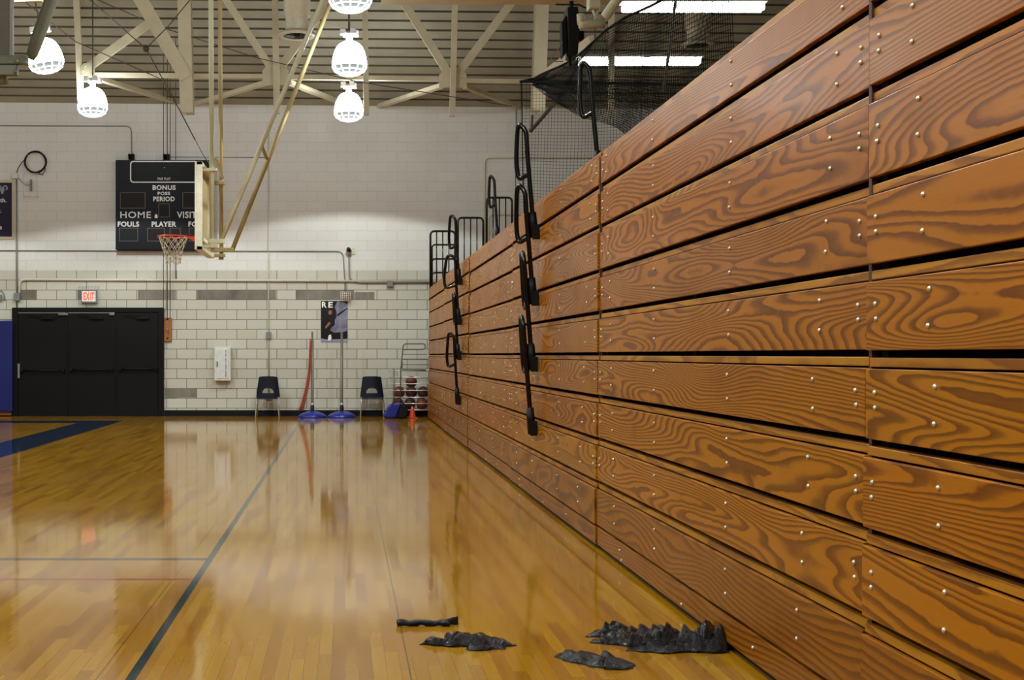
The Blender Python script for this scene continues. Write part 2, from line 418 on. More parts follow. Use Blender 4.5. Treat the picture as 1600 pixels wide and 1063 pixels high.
# grey accent blocks in the tiled wall
nb = 0
for (x0, x1, y0, y1) in ((30, 57, 453.6, 468), (121, 152, 453.6, 468), (215.5, 244.5, 453.6, 468), (245, 275, 453.6, 468), (306.5, 431, 453.6, 468), (462, 553.5, 453.6, 468),
                         (554, 585, 456.5, 468), (257.5, 275.5, 607.3, 622.3), (276.3, 307, 607.3, 621.5)):
    nb += 1; m = MB(); m.box((x0-VX)*S, (x1-VX)*S, D-.003, D, H+(VY-y1)*S, H+(VY-y0)*S); struct(m.build('trim_%d' % nb, M['grey_block']))

# ------------------------------------------------------------------ doors
WX = lambda px: (px-VX)*S
WZ = lambda py: H+(VY-py)*S
m = MB()
for a, b, c, d in ((20, 29, 481, 651), (248, 256.5, 481, 651), (29, 248, 481, 488)):
    m.bbox(WX(a), WX(b), D-.07, D+.02, max(0, WZ(d)), WZ(c), .004)
m.box(WX(103), WX(107), D-.06, D, 0, WZ(488)); m.box(WX(178.5), WX(182), D-.06, D, 0, WZ(488))
struct(m.build('trim_%d' % (nb+1), M['door_frame']))
for i, (a, b, hy) in enumerate(((29, 103.5, 579), (106.5, 179, 578), (181.5, 248, 577))):
    m = MB(); m.bbox(WX(a)+.004, WX(b)-.004, D-.045, D-.003, .008, WZ(488)-.005, .003)
    d = struct(m.build('door_%d' % (i+1), M['door_black']))
    m = MB(); x0, x1 = WX(a)+.10, WX(b)-.05; z = WZ(hy)
    m.tube([(x0, D-.10, z), (x1, D-.10, z)], .016, 10)
    m.bbox(x0-.05, x0+.02, D-.12, D-.04, z-.035, z+.035, .004); m.bbox(x1-.02, x1+.03, D-.12, D-.04, z-.035, z+.035, .004)
    m.build('push_bar', M['rail_sleeve'], d)
    m = MB(); cx = (WX(a)+WX(b))/2; m.bbox(cx-.02, cx+.26, D-.10, D-.045, WZ(499.5), WZ(495.5), .005)
    m.bar((cx+.05, D-.12, WZ(494)), (cx-.3, D-.09, WZ(492)), .02, .01); m.build('door_closer', M['rail_sleeve'], d)
m = MB(); m.bbox(WX(28), WX(104), D-.055, D-.03, WZ(490), WZ(488.2), .002); m.bbox(WX(108), WX(174), D-.055, D-.03, WZ(490), WZ(488.2), .002)
struct(m.build('trim_%d' % (nb+2), M['steel']))
m = MB(); m.bbox(WX(92.5), WX(107.5), D-.10, D-.045, WZ(493), WZ(489), .004)
one('door_latch', 'small grey latch box over the left gap of the black doors', 'latch', m, M['steel'])
m = MB(); m.bbox(WX(172), WX(180), D-.10, D-.045, WZ(493), WZ(488.5), .004)
one('door_latch', 'small grey latch box over the right gap of the black doors', 'latch', m, M['steel'])
m = MB(); m.bbox(WX(29.5), WX(32.5), D-.11, D-.071, WZ(591), WZ(568.5), .004); m.box(WX(30), WX(32), D-.075, D-.04, WZ(582), WZ(577))
one('pull_handle', 'grey vertical pull handle at left edge of the black doors', 'handle', m, M['box_grey'])

# ------------------------------------------------------------------ bleachers
BX = 1.675
EDGE = [-.33, 4.44, 9.16, 13.93, 18.75, 23.55, 27.92]
T = [1.351, 1.112, .842, .545, .2685, -.008, -.291, -.574, -.859]
def bxat(z): return BX+.0125*(z)     # upper rows sit slightly further back
blabels = ['nearest closed wooden bleacher section, cropped by the right frame edge',
           'second closed wooden bleacher section from the camera, with the widest fully visible boards',
           'third closed wooden bleacher section, carrying the nearer column of black handrails',
           'fourth closed wooden bleacher section, between the two columns of black handrails',
           'fifth closed wooden bleacher section, carrying the farther column of black handrails',
           'last closed wooden bleacher section, beside the ball rack at the end wall']
boltmesh = None
def bolt_mesh():
    m = MB(); m.lathe([(.0001, -.008), (.0045, -.007), (.0078, -.004), (.0092, 0), (.0001, 0)], 10, axis='x')
    o = m.build('bolt', M['bolt']); me = o.data; bpy.data.objects.remove(o); return me
boltmesh = bolt_mesh()
rng = random.Random(3)
for si in range(6):
    y0, y1 = EDGE[si]+.014, EDGE[si+1]-.014
    root = thing('bleacher_section', blabels[si], 'bleacher', (BX+.5, (y0+y1)/2, 0), 'closed wooden bleacher sections')
    sdz = rng.uniform(-.004, .004); sdx = (.010 if si % 2 else 0)+rng.uniform(-.002, .002)
    if si == 0: sdx = -.006
    for ri in range(9):
        zt = H+T[ri]+sdz+rng.uniform(-.002, .002)
        zb = (H+T[ri+1]+.023+sdz) if ri < 8 else H-1.131
        x = bxat(T[ri])+sdx+rng.uniform(-.004, .004)
        # seat board with its front edge, set slightly back
        nb_ = MB(); nb_.bbox(x+.014, x+.27, y0, y1, zt-.030, zt, .003)
        nb_.build('seat_board', M['nosing'], root)
        m = MB(); ja, jb = rng.uniform(-.003, .003), rng.uniform(-.003, .003)
        m.bbox(x, x+.024, y0+ja, y1+jb, zb, zt-.036, .0028)
        rb = m.build('riser_board', M['riser'] if ri < 8 else M['kick'], root)
        # bolts
        zc = (zb+zt-.03)/2+.01; L = y1-y0
        so = .20+.05*(ri)
        pos = [(y0+.075, .024), (y1-.085, .024), (y1-so, .053), (y0+so+.04, .053), (y1-1.55-.02*ri, .053), (y0+1.6, .053)]
        if si == 0: pos[2] = (y1-.30-.045*ri, .053)
        for (by, dzb) in (pos if ri < 8 else pos[2:]):
            for sgn in (-1, 1):
                b = bpy.data.objects.new('bolt', boltmesh); C.objects.link(b); b.parent = rb
                b.location = Vector((x-.0005, by+rng.uniform(-.006, .006), zc+sgn*dzb))-parent_world(rb)
    x = BX-.006+sdx
    m = MB(); m.bbox(x-.002, x+.022, y0-.004, y1+.004, .030, H-1.146, .003); kb = m.build('kick_board', M['kick'], root)
    for (by, zz) in ((y1-.75, .10), (y1-.8, .045), (y0+1.2, .09), (y0+2.4, .05)):
        b = bpy.data.objects.new('bolt', boltmesh); C.objects.link(b); b.parent = kb
        b.location = Vector((x-.0025, by, zz))-parent_world(kb)
    m = MB(); m.box(x+.024, x+.5, y0+.002, y1-.002, 0, .03)  # black strip painting the dark of the gap under the kick board
    for yy in (y0+.06, (y0+y1)/2, y1-.06):
        m.box(x+.05, x+.95, yy-.03, yy+.03, .03, H+1.25)
    m.box(x+.16, x+.18, y0+.004, y1-.004, .03, H+1.3)  # black sheet standing in for the unlit void behind the row gaps
    m.build('steel_frame_dark_backing', M['frame_black'], root)
    m = MB()
    for yy in (y0, y1):
        m = MB(); m.box(x+.027, x+.05, yy-.012, yy+.012, .03, H+1.30); m.build('end_batten', M['endgrain'], root)
    m = MB(); m.bbox(x+.30, x+1.9, y0, y1, H+1.28, H+1.31, .003); m.build('deck_board', M['nosing'], root)

# aisle handrails
def handrail(px, ybase, ytop, Y, loopdir, lean, w, label, bracket=True, X=None, group='black hoop handrails on the closed bleachers', s=1.0):
    if X is None: X = BX+.0125*((VY-ybase)*Y/F)-.045
    zb = H+(VY-ybase)*Y/F; zt = H+(VY-ytop)*Y/F
    root = thing('handrail', label, 'handrail', (X, Y, zb-.02), group)
    h = zt-zb; r = .021*s
    u = Vector(loopdir).normalized(); L = Vector((lean, 0, 0))
    def q(t, a): return Vector((X, Y, zb+h*t))+L*t+u*a
    pts = [q(-.02, 0), q(.3, 0), q(.7, 0), q(.90, -.005), q(.96, .01), q(.99, .035), q(1.0, .06*w/.13), q(.985, .085*w/.13), q(.94, .10*w/.13), q(.85, .115*w/.13), q(.7, w*1.05), q(.60, w*1.08), q(.53, w*1.0), q(.515, w*.8), q(.53, w*.45), q(.55, 0)]
    out = []
    for i in range(len(pts)-1):
        p0, p1, p2, p3 = pts[max(i-1, 0)], pts[i], pts[i+1], pts[min(i+2, len(pts)-1)]
        for j in range(4):
            t = j/4; out.append(.5*((2*p1)+(p2-p0)*t+(2*p0-5*p1+4*p2-p3)*t*t+(3*p1-p0-3*p2+p3)*t**3))
    out.append(pts[-1])
    if X > BX+.2: out = [Vector((X, Y, H+1.31))]+out
    m = MB(); m.tube(out, r, 10); m.build('hoop_tube', M['rail_black'], root)
    m = MB(); m.tube([q(-.03, 0), q(.10, 0), q(.20, 0)], [.036*s, .036*s, .033*s], 12); m.build('sleeve', M['rail_sleeve'], root)
    m = MB(); m.bbox(X-.016, BX+.0125*(zb-H)+.0 if X < BX else X+.04, Y-.035, Y+.02, zb-.045, zb+.085, .005); m.build('bracket', M['rail_sleeve'], root)
    return root
Y1, Y2 = 11.95, 19.8
nm = ['topmost', 'second', 'third', 'lowest']
for (yb, yt, ld, w, i) in ((366, 195, (-.9, .5, 0), .10, 0), (470, 290, (-.7, .7, 0), .11, 1), (573, 394, (-.05, 1, 0), .14, 2), (673, 495, (-.05, 1, 0), .14, 3)):
    handrail(836, yb, yt, Y1, ld, -.08, w, '%s black hoop handrail of the nearer column, mounted on the wooden bleacher front' % nm[i])
for (yb, yt, ld, w, i) in ((441, 337, (-.75, .6, 0), .12, 0), (503, 399, (-1, .3, 0), .16, 1), (558, 458, (-.05, 1, 0), .14, 2), (628, 521, (-.8, .5, 0), .12, 3)):
    handrail(718, yb, yt, Y2, ld, -.06, w, '%s black hoop handrail of the farther column, mounted on the wooden bleacher front' % nm[i])
handrail(936, 270, 98, Y1, (-.9, .5, 0), -.09, .10, 'black hoop handrail rising alone from behind the bleacher top, in front of the black net', X=2.205)
handrail(778, 375, 275, Y2, (-.9, .5, 0), -.06, .09, 'black hoop handrail rising behind the bleacher top beside the barred end railings', X=2.2)

# end guard railings at the far end of the bleachers
def guard(xa, xb, ytop, nbar, label, nested):
    Y = 27.7; A = P(xa, ytop, Y); B = P(xb, ytop, Y)
    zb = H+1.31+.0
    root = thing('guard_railing', label, 'railing', ((A.x+B.x)/2, Y, zb), 'black end railings on the bleacher top')
    m = MB(); m.tube(fillet([(A.x, Y, zb), (A.x, Y, A.z), (B.x, Y, A.z), (B.x, Y, zb)], .09), .022, 8)
    m.build('frame', M['rail_black'], root)
    for i in range(1, nbar):
        x = A.x+(B.x-A.x)*i/nbar; m = MB(); m.tube([(x, Y, zb), (x, Y, A.z)], .013, 6); m.build('bar', M['rail_black'], root)
    for j, yy in enumerate(nested):
        z = P(0, yy, Y).z; m = MB(); m.tube(fillet([(A.x+.03, Y-.05, zb), (A.x+.03, Y-.05, z), (B.x, Y-.05, z)], .07), .018, 8); m.build('lower_rail', M['rail_black'], root)
guard(672.5, 711, 361.5, 4, 'lowest barred black end railing, with stacked cross rails, at the bleacher corner', (383, 405, 426.5))
guard(715.5, 755, 340.5, 4, 'middle barred black end railing standing above the bleacher top', ())
guard(760.5, 800, 309, 4, 'highest black end railing above the bleacher top, partly behind a hoop handrail', ())

# ------------------------------------------------------------------ roof steelwork
TY = 25.5
truss = thing('roof_truss', 'cream painted steel roof framing of posts and diagonals above the end wall', 'truss', (0, TY, 7))
def tw(w, Y=TY): return w*Y/F
def member(kind, a, b, w, Y=TY, Yb=None, th=None, m='steel_cream', ext=0):
    A = P(a[0], a[1], Y); B = P(b[0], b[1], Yb or Y)
    if ext: A = A+(A-B).normalized()*ext
    q = MB(); W = tw(w)
    if kind in ('post', 'diagonal') and w > 15:     # wide flange section
        d = (B-A).normalized(); q.bar(A, B, W, .02, (0, 1, 0)); q.bar(A+Vector((0, .26, 0)), B+Vector((0, .26, 0)), W, .02, (0, 1, 0)); q.bar(A+Vector((0, .13, 0)), B+Vector((0, .13, 0)), .02, .25, (0, 1, 0))
    else:
        q.bar(A, B, W, th or .09)
    q.build(kind, M[m], truss)
member('post', (118, -40), (126.5, 158), 9.5, ext=.6)
member('post', (286.5, -40), (291.5, 176), 20, Y=25.0, ext=.6)
member('diagonal', (197, -40), (291, 122), 21, Y=24.97, ext=.6)
member('diagonal', (238, 33), (137, 106), 13)
member('diagonal', (327, -40), (427, 112), 11, ext=.6)
member('diagonal', (543, -40), (438, 106), 12, ext=.6)
member('post', (429, -40), (432.5, 178), 9.5, Y=25.3, ext=.6)
member('post', (569.5, -40), (572.5, 180), 8.5, Y=25.3, ext=.6)
member('diagonal', (603, -40), (699, 112), 12, ext=.6)
member('diagonal', (833, -40), (718, 112), 12.5, ext=.6)
member('post', (712, -40), (706.5, 182), 8.8, Y=25.3, ext=.6)
member('post', (849, -40), (842, 172), 20, Y=25.0, ext=.6)
for a, b in (((128, 117), (284, 118.5)), ((296, 119), (424, 119.5)), ((440, 121), (700, 124)), ((716, 126.5), (842, 128))): member('strut', a, b, 6.5)
for a, b in (((148, 121), (268, 158)), ((420, 128), (305, 163)), ((452, 129), (540, 163)), ((690, 134), (592, 166)), ((726, 135), (812, 168))): member('brace', a, b, 7, Yb=28.7)
for a, b in (((0, 200), (0, 0)),): pass
for (x0, x1, y0, y1) in ((127, 148, 99, 122), (410, 451, 101, 133), (686, 729, 107, 137)):
    A = P(x0, y1, TY-.06); B = P(x1, y0, TY-.06); c = (B.x-A.x)*.2
    q = MB(); q.prism([(A.x, A.z), (B.x, A.z), (B.x, B.z-c*1.2), (B.x-c, B.z), (A.x+c, B.z), (A.x, B.z-c*1.2)], TY-.075, TY-.055)
    for (fx, fz) in ((.15, .2), (.15, .5), (.85, .2), (.85, .5), (.3, .8), (.7, .8), (.15, .7), (.85, .7)):
        q.lathe([(.0001, TY-.09), (.012, TY-.085), (.014, TY-.075)], 6, (A.x+(B.x-A.x)*fx, 0, A.z+(B.z-A.z)*fz), 'y')
    q.build('gusset_plate', M['steel_cream'], truss)
# cross beam just at the top edge and angled kicker to the right post
A = P(596, 0, 19); B = P(975, 2, 19)
m = MB(); m.box(A.x, B.x, 19.0, 19.24, A.z+.03, A.z+.33); m.box(A.x, B.x, 18.93, 19.31, A.z+.015, A.z+.033)
one('cross_beam', 'cream steel beam crossing the top frame edge above the speaker', 'beam', m, M['steel_cream'])
member('brace', (845, 122), (925, 62), 12, Y=24.9, Yb=22.5)
m = MB(); m.bar(P(955.5, -60, 23.4), P(955, 183, 23.4), .09, .09)
one('roof_post', 'slim cream steel post hanging behind the black net', 'post', m, M['steel_cream'])

# ------------------------------------------------------------------ pendant lamps
def lamp(loc, label):
    x, y, z = loc
    root = thing('pendant_lamp', label, 'lamp', loc, 'bell-shaped pendant gym lamps')
    m = MB(); m.lathe([(.05, .385), (.10, .375), (.155, .345), (.20, .295), (.235, .225), (.258, .14), (.272, .05), (.275, .0)], 32, loc)
    m.build('dome_shade', M['dome_lit'], root)
    m = MB(); m.lathe([(.275, 0), (.284, .006), (.284, -.006), (.272, -.008)], 32, loc); rim = m.build('rim_band', M['aluminium'], root)
    m = MB(); m.lathe([(.262, -.01), (.225, -.07), (.16, -.105), (.08, -.125), (.001, -.13)], 32, loc); m.build('lens', M['lens_lit'], root)
    m = MB()
    for a in range(6):
        t = a*PI/6; c, s = math.cos(t), math.sin(t)
        m.tube([(x+c*r*sg, y+s*r*sg, z+h) for sg, r, h in ((1, .272, -.01), (1, .235, -.08), (1, .16, -.125), (1, .08, -.145), (1, 0, -.15), (-1, .08, -.145), (-1, .16, -.125), (-1, .235, -.08), (-1, .272, -.01))], .010, 6)
    for r, h in ((.236, -.08), (.16, -.126), (.09, -.145)):
        m.tube([(x+r*math.cos(j*PI/12), y+r*math.sin(j*PI/12), z+h) for j in range(24)], .010, 6, closed=True)
    m.build('wire_guard', M['cage'], root)
    m = MB(); m.lathe([(.055, .385), (.055, .46), (.075, .48), (.075, .52), (.04, .54)], 16, loc)
    for a in range(4):
        t = a*PI/2+.5; m.bbox(x+.12*math.cos(t)-.045, x+.12*math.cos(t)+.045, y+.12*math.sin(t)-.045, y+.12*math.sin(t)+.045, z+.475, z+.575, .012)
        m.tube([(x, y, z+.52), (x+.12*math.cos(t), y+.12*math.sin(t), z+.53)], .02, 8)
    m.build('ballast_head', M['aluminium'], root)
    m = MB(); zr = RZ(y)+.02-.0098*x; m.tube([(x, y, z+.53), (x, y, zr)], .012, 8); m.build('stem', M['wire'], root)
    return root
def lamp_light(loc):
    ld = bpy.data.lights.new('lamp_light', 'SPOT'); ld.energy = SPOT_W; ld.color = LAMP_COL; ld.spot_size = math.radians(137); ld.spot_blend = .10
    ld.shadow_soft_size = .10; o = bpy.data.objects.new('lamp_light', ld); C.objects.link(o); return o
Zc = H+(VY-177)*25.7/F
first = None; spots = []
lights = [(.07, 25.7, 'lowest-hanging-looking of the three stacked bell lamps in the centre, nearest the end wall'),
          (.07, 21.5, 'middle of the three stacked lit bell lamps in the centre of the roof'),
          (.07, 17.5, 'lit bell lamp cut off by the top frame edge in the centre'),
          (-4.62, 25.2, 'lit bell lamp above the left half of the scoreboard'),
          (-4.62, 21.3, 'lit bell lamp tilted beside the grey-green tube at upper left'),
          ]
lights[0] = (.07, 25.7, 'lowest of the three lit bell lamps seen one above another in the centre')
for i, (x, y, lb) in enumerate(lights):
    if first is None: first = lamp((x, y, Zc), lb); o = first
    else:
        o = dup(first, (x, y, Zc), None, lb)
    spots.append(o)
    if i == 4: o.rotation_euler = (0.10, -.16, 0)
hid = [(.07, 12.3), (.07, 7.9), (.07, 3.5), (.07, -1.0), (.07, -5.5), (-4.62, 16.9), (-4.62, 12.5), (-4.62, 8.1), (-4.62, 3.7), (-4.62, -.8), (-9.3, 25.2), (-9.3, 19.5), (-9.3, 13.5), (-9.3, 7.5), (-9.3, 1.5)]
for (x, y) in hid:
    o = dup(first, (x, y, Zc), None, 'lit bell lamp of the same rows, hanging outside the view'); spots.append(o)
for o in spots:
    l = lamp_light(None); l.parent = o; l.location = (0, 0, -.17)

# fluorescent fixtures over the seating side
for i, (Y, xa, xb, py, lb) in enumerate(((20.3, 972, 1193, 12, 'nearer long lit fluorescent strip at the top edge behind the net'), (24.0, 903, 1094, 96.5, 'farther long lit fluorescent strip behind the black net'))):
    A = P(xa, py, Y); B = P(xb, py, Y); z = A.z
    root = thing('fluorescent_fixture', lb, 'light fixture', ((A.x+B.x)/2, Y, z), 'fluorescent strips behind the net')
    m = MB(); m.bbox(A.x-.03, B.x+.03, Y-.13, Y+.13, z+.062, z+.11, .006); m.build('housing', M['box_white'], root)
    n = 4 if i == 1 else 3
    cuts = [A.x, A.x+(B.x-A.x)*.27, A.x+(B.x-A.x)*.54, B.x] if i else [A.x, A.x+(B.x-A.x)*.38, B.x]
    for a, b in zip(cuts[:-1], cuts[1:]):
        for yy in (-.07, .07):
            m = MB(); m.tube([(a+.015, Y+yy, z), (b-.015, Y+yy, z)], .055, 10); m.build('tube', M['tube'], root)
    m = MB()
    for xx in (A.x+.3, B.x-.3): m.tube([(xx, Y, z+.11), (xx, Y, RZ(Y)-.0098*xx+.02)], .008, 6)
    m.build('hanger', M['wire'], root)

# ducts
def duct(px, Y, w, ydisc, label, wd):
    c = P(px, ydisc, Y); R = tw(w, Y)/2; root = thing('air_duct', label, 'duct', (c.x, Y, c.z), 'round roof ducts')
    m = MB(); zr = RZ(Y)-.0098*c.x-.01
    m.lathe([(R, c.z+.08), (R, c.z+.35), (R*1.16, c.z+.36), (R*1.16, zr)], 28, (c.x, Y, 0)); m.build('duct_pipe', M['duct'], root)
    q = tw(wd, Y)/2; m = MB(); m.lathe([(R*.98, c.z+.10), (q*.9, c.z+.06), (q, c.z+.03), (q, c.z), (q*.70, c.z+.004)], 32, (c.x, Y, 0)); m.build('diffuser_ring', M['duct'], root)
    m = MB()
    for k_, rr in enumerate((.68, .5, .3)):
        m.lathe([(q*rr, c.z+.012-.012*k_), (q*(rr-.13), c.z+.03-.012*k_), (q*(rr-.15), c.z+.035)], 28, (c.x, Y, 0))
    m.lathe([(q*.72, c.z+.035), (.001, c.z+.04)], 28, (c.x, Y, 0)); m.build('diffuser_cone', M['duct_dark'], root)
duct(464, 24.2, 36, 57, 'round cream air duct with a flared diffuser left of the central lamps', 61)
duct(1090, 24.6, 34, 72, 'round air duct with flared diffuser, dim behind the black net', 52)

# wires in the roof
def wire(pts, r, label, name='cable', cat='cable', m='wire', n=5):
    q = MB(); q.tube(pts, r, n); return one(name, label, cat, q, M[m])
wire([P(95, -40, 22), P(228, 76, 21)], .009, 'thin steel cable from the top left to the small pulley')
wire([P(228, 76, 21), P(262, 42, 22), P(330, -40, 23.5)], .009, 'thin steel cable rising right from the small pulley')
wire([P(228, 76, 21), P(282, 175, 21), P(305, 219, 21)], .010, 'thin steel cable falling from the small pulley to the hoop frame')
wire([P(305, 219, 21), P(316, 240, 21), P(327, 256, 20.6)], .008, 'short forked steel cable tied to the hoop frame')
wire([P(10, -20, 22), P(118, 65, 22.5), P(255, 125, 24.8)], .009, 'long thin steel cable crossing behind the left lamps')
wire([P(130, -10, 25.0), P(250, 42, 25.0), P(400, 90, 25.0), P(560, 128, 24.9), P(800, 166, 25.0)], .008, 'long slack steel cable crossing behind the central lamps')
m = MB(); m.lathe([(.001, -.02), (.05, -.02), (.035, 0), (.05, .02), (.001, .02)], 14, P(228, 76, 21), 'y'); one('pulley', 'small dark pulley where the roof cables meet', 'pulley', m, M['wire'])
for px, yb in ((255.5, 500), (261.5, 497), (266, 497), (274.5, 440)):
    wire([P(px, 60, 26.5), P(px, 124, 27.2), P(px, 162, D-.18), P(px, yb, D-.16 if yb > 450 else D-.02)], .008, 'thin vertical hoist cable %s' % {255: 'at the left, ending by the door corner', 261: 'just left of the wooden plate eye', 266: 'reaching the middle of the wooden plate', 274: 'at the right, ending above the grey blocks'}[int(px)], 'hoist_cable')

# ------------------------------------------------------------------ wall services
def conduit(pts, r, label, m='conduit_grey', yoff=.02):
    q = MB(); q.tube(fillet([(WX(a), D-yoff, WZ(b)) for a, b in pts], .13), r, 8)
    return one('conduit', label, 'pipe', q, M[m])
conduit([(-40, 196.5), (205.5, 197.5), (206, 245)], .011, 'thin conduit high on the left wall, bending down to the scoreboard')
conduit([(-40, 391.7), (536, 393), (540, 462)], .012, 'thin dark conduit running below the scoreboard and bending down to the red alarm')
conduit([(30.5, 464), (31, 437), (668, 440)], .026, 'thick cream conduit running along the whole tiled wall', 'conduit_cream', .03)
conduit([(26.3, 280), (26.8, 492)], .018, 'vertical grey conduit beside the navy banner')
conduit([(545.5, 398), (546, 438), (560, 441.5), (700, 441.5)], .02, 'grey conduit bending down from the camera towards the bleachers', 'conduit_grey', .032)
conduit([(419.5, 200), (420, 620)], .013, 'thin vertical cream conduit above the left chair', 'conduit_cream', .014)
conduit([(262, 245.5), (420, 246.5)], .008, 'thin conduit right of the scoreboard top', 'conduit_grey', .012)
conduit([(757, 440), (757, 247), (1060, 247.5)], .02, 'cream conduit bending behind the bleacher top towards the net', 'conduit_cream', .022)
conduit([(763, 440), (763, 336), (1000, 335)], .016, 'lower cream conduit bending behind the highest end railing', 'conduit_cream', .018)
conduit([(-20, 454), (6, 454), (8, 470)], .012, 'short conduit at the left frame edge above the blue pad')
def wbox(px0, px1, py0, py1, th, name, label, cat, m, off=0, b=.004):
    q = MB(); q.bbox(WX(px0), WX(px1), D-off-th, D-off, WZ(py1), WZ(py0), b); return one(name, label, cat, q, M[m])
wbox(23, 32, 458, 470, .09, 'junction_box', 'grey junction box over the top left corner of the doors', 'electrical box', 'box_grey')
wbox(19.5, 28.5, 271, 279.5, .08, 'junction_box', 'small white junction box above the navy banner', 'electrical box', 'box_white')
wbox(604.5, 614, 439, 448.5, .08, 'junction_box', 'grey junction box on the conduit near the bleacher', 'electrical box', 'box_grey')
wbox(416, 423.5, 519, 529.5, .06, 'switch_box', 'dark switch box on the vertical conduit above the left chair', 'electrical box', 'box_grey')
wbox(414.5, 425, 616, 624.5, .05, 'outlet_box', 'wall outlet box seen beneath the left chair seat', 'electrical box', 'box_grey')
wbox(-4, 3.5, 461, 470, .06, 'outlet_box', 'grey box at the left frame edge above the blue pad', 'electrical box', 'box_grey')
for px, lb in ((206, 'left black bracket holding the scoreboard top'), (260.5, 'right black bracket holding the scoreboard top')):
    q = MB(); a = WX(px); z0 = WZ(250); z1 = WZ(241.5)
    q.box(a-.05, a-.035, D-.16, D, z0, z1); q.box(a+.035, a+.05, D-.16, D, z0, z1); q.box(a-.05, a+.06, D-.05, D-.03, z0, z1); q.box(a-.07, a+.07, D-.1, D-.08, z1-.05, z1-.03)
    one('wall_bracket', lb, 'bracket', q, M['frame_black'])
# black cable coil
q = MB(); c = Vector((WX(56.5), D-.06, WZ(254)))
for k_ in range(4):
    pts = [c+Vector(((.222+.012*math.cos(k_*1.7))*math.cos(j*PI/16), -.01*k_+.012*math.sin(j*.8+k_), (.222+.013*math.sin(k_*2.1))*math.sin(j*PI/16))) for j in range(32)]
    q.tube(pts, .0105, 6, closed=True)
q.tube([c+Vector((-.20, 0, .07)), c+Vector((-.28, 0, .0)), c+Vector((-.36, 0, -.12)), c+Vector((-.41, 0, -.27))], .009, 6)
q.tube([c+Vector((.21, 0, -.05)), c+Vector((.2, 0, -.17)), c+Vector((.15, 0, -.26)), c+Vector((.06, 0, -.24))], .009, 6)
one('cable_coil', 'round coil of black cable hanging on the upper left wall', 'cable', q, M['cable_black'])
# small guarded device under the coil
root = thing('wall_device', 'small device in a clear guard under the cable coil', 'device', (WX(50), D, WZ(308)))
q = MB(); q.bbox(WX(48.5), WX(50.5), D-.10, D, WZ(299), WZ(281), .006); q.tube([(WX(28), D-.02, WZ(277)), (WX(34), D-.03, WZ(284)), (WX(41), D-.04, WZ(290)), (WX(48), D-.06, WZ(289))], .006, 5); q.build('device_body', M['box_grey'], root)
q = MB()
for a, b, c_, d in ((39, 61, 308, 308), (39, 61, 272, 272), (39, 39, 272, 308), (61, 61, 272, 308)): q.tube([(WX(a), D-.13, WZ(c_)), (WX(b), D-.13, WZ(d))], .004, 5)
for a in (40, 45, 50, 55, 60): q.tube([(WX(a), D-.13, WZ(307)), (WX(a), D, WZ(307))], .004, 5)
for a in (39, 61):
    for b in (272, 308): q.tube([(WX(a), D-.13, WZ(b)), (WX(a), D, WZ(b))], .004, 5)
q.build('guard_frame', M['conduit_cream'], root)

# camera on the wall
root = thing('security_camera', 'small dome security camera with dark lens on the white wall', 'camera', (WX(544.5), D, WZ(393)))
q = MB(); q.bbox(WX(548), WX(555), D-.02, D, WZ(398), WZ(387.5), .004); q.build('wall_plate', M['conduit_cream'], root)
q = MB(); q.lathe([(.03, -.02), (.062, -.06), (.066, -.12), (.05, -.15)], 20, (WX(545), D, WZ(392)), 'y'); q.lathe([(.03, 0), (.03, -.1)], 12, (WX(545), D, WZ(392)), 'y'); q.build('housing', M['box_white'], root)
q = MB(); q.sphere((WX(544.6), D-.14, WZ(390.5)), .045, 18, 12); q.build('lens_dome', M['rail_black'], root)

# exit sign in guard
root = thing('exit_sign', 'lit red exit sign behind a wire guard above the black doors', 'sign', (WX(139.5), D, WZ(474)))
q = MB(); q.bbox(WX(127.5), WX(152), D-.07, D, WZ(474), WZ(454), .005); q.build('housing', M['box_grey'], root)
q = MB(); q.bbox(WX(128.8), WX(150.5), D-.085, D-.07, WZ(471.5), WZ(455.5), .003); q.build('face_plate', M['exit_white'], root)
q = MB(); text_into(q, 'EXIT', WX(131.5), WX(148.5), WZ(469.5), WZ(457.5), D-.088, bold=.03); q.build('lettering', M['exit_red'], root)
q = MB()
for a in range(125, 156, 5): q.tube([(WX(a), D-.13, WZ(449)), (WX(a), D-.13, WZ(476))], .0035, 4); q.tube([(WX(a), D-.13, WZ(449)), (WX(a), D, WZ(449))], .0035, 4)
for b in (449, 454, 460, 466, 472, 476): q.tube([(WX(125), D-.13, WZ(b)), (WX(155), D-.13, WZ(b))], .0035, 4)
q.build('wire_guard', M['box_grey'], root)
# fire alarm in guard
root = thing('alarm_strobe', 'red alarm behind a white wire guard, above the poster', 'alarm', (WX(540), D, WZ(470)))
q = MB(); q.bbox(WX(534.5), WX(546), D-.07, D, WZ(469), WZ(458), .008); q.build('alarm_body', M['alarm_red'], root)
q = MB()
for i in range(6):
    a = 532.5+i*3.0; q.tube([(WX(a), D-.11, WZ(456.5)), (WX(a), D-.11, WZ(470.5))], .006, 5)
for i in range(6):
    b = 456.5+i*2.8; q.tube([(WX(532.5), D-.11, WZ(b)), (WX(547.5), D-.11, WZ(b))], .006, 5)
for a in (532.5, 547.5):
    for b in (456.5, 470.5): q.tube([(WX(a), D-.11, WZ(b)), (WX(a), D, WZ(b))], .006, 5)
q.build('wire_guard', M['guard_wire'], root)
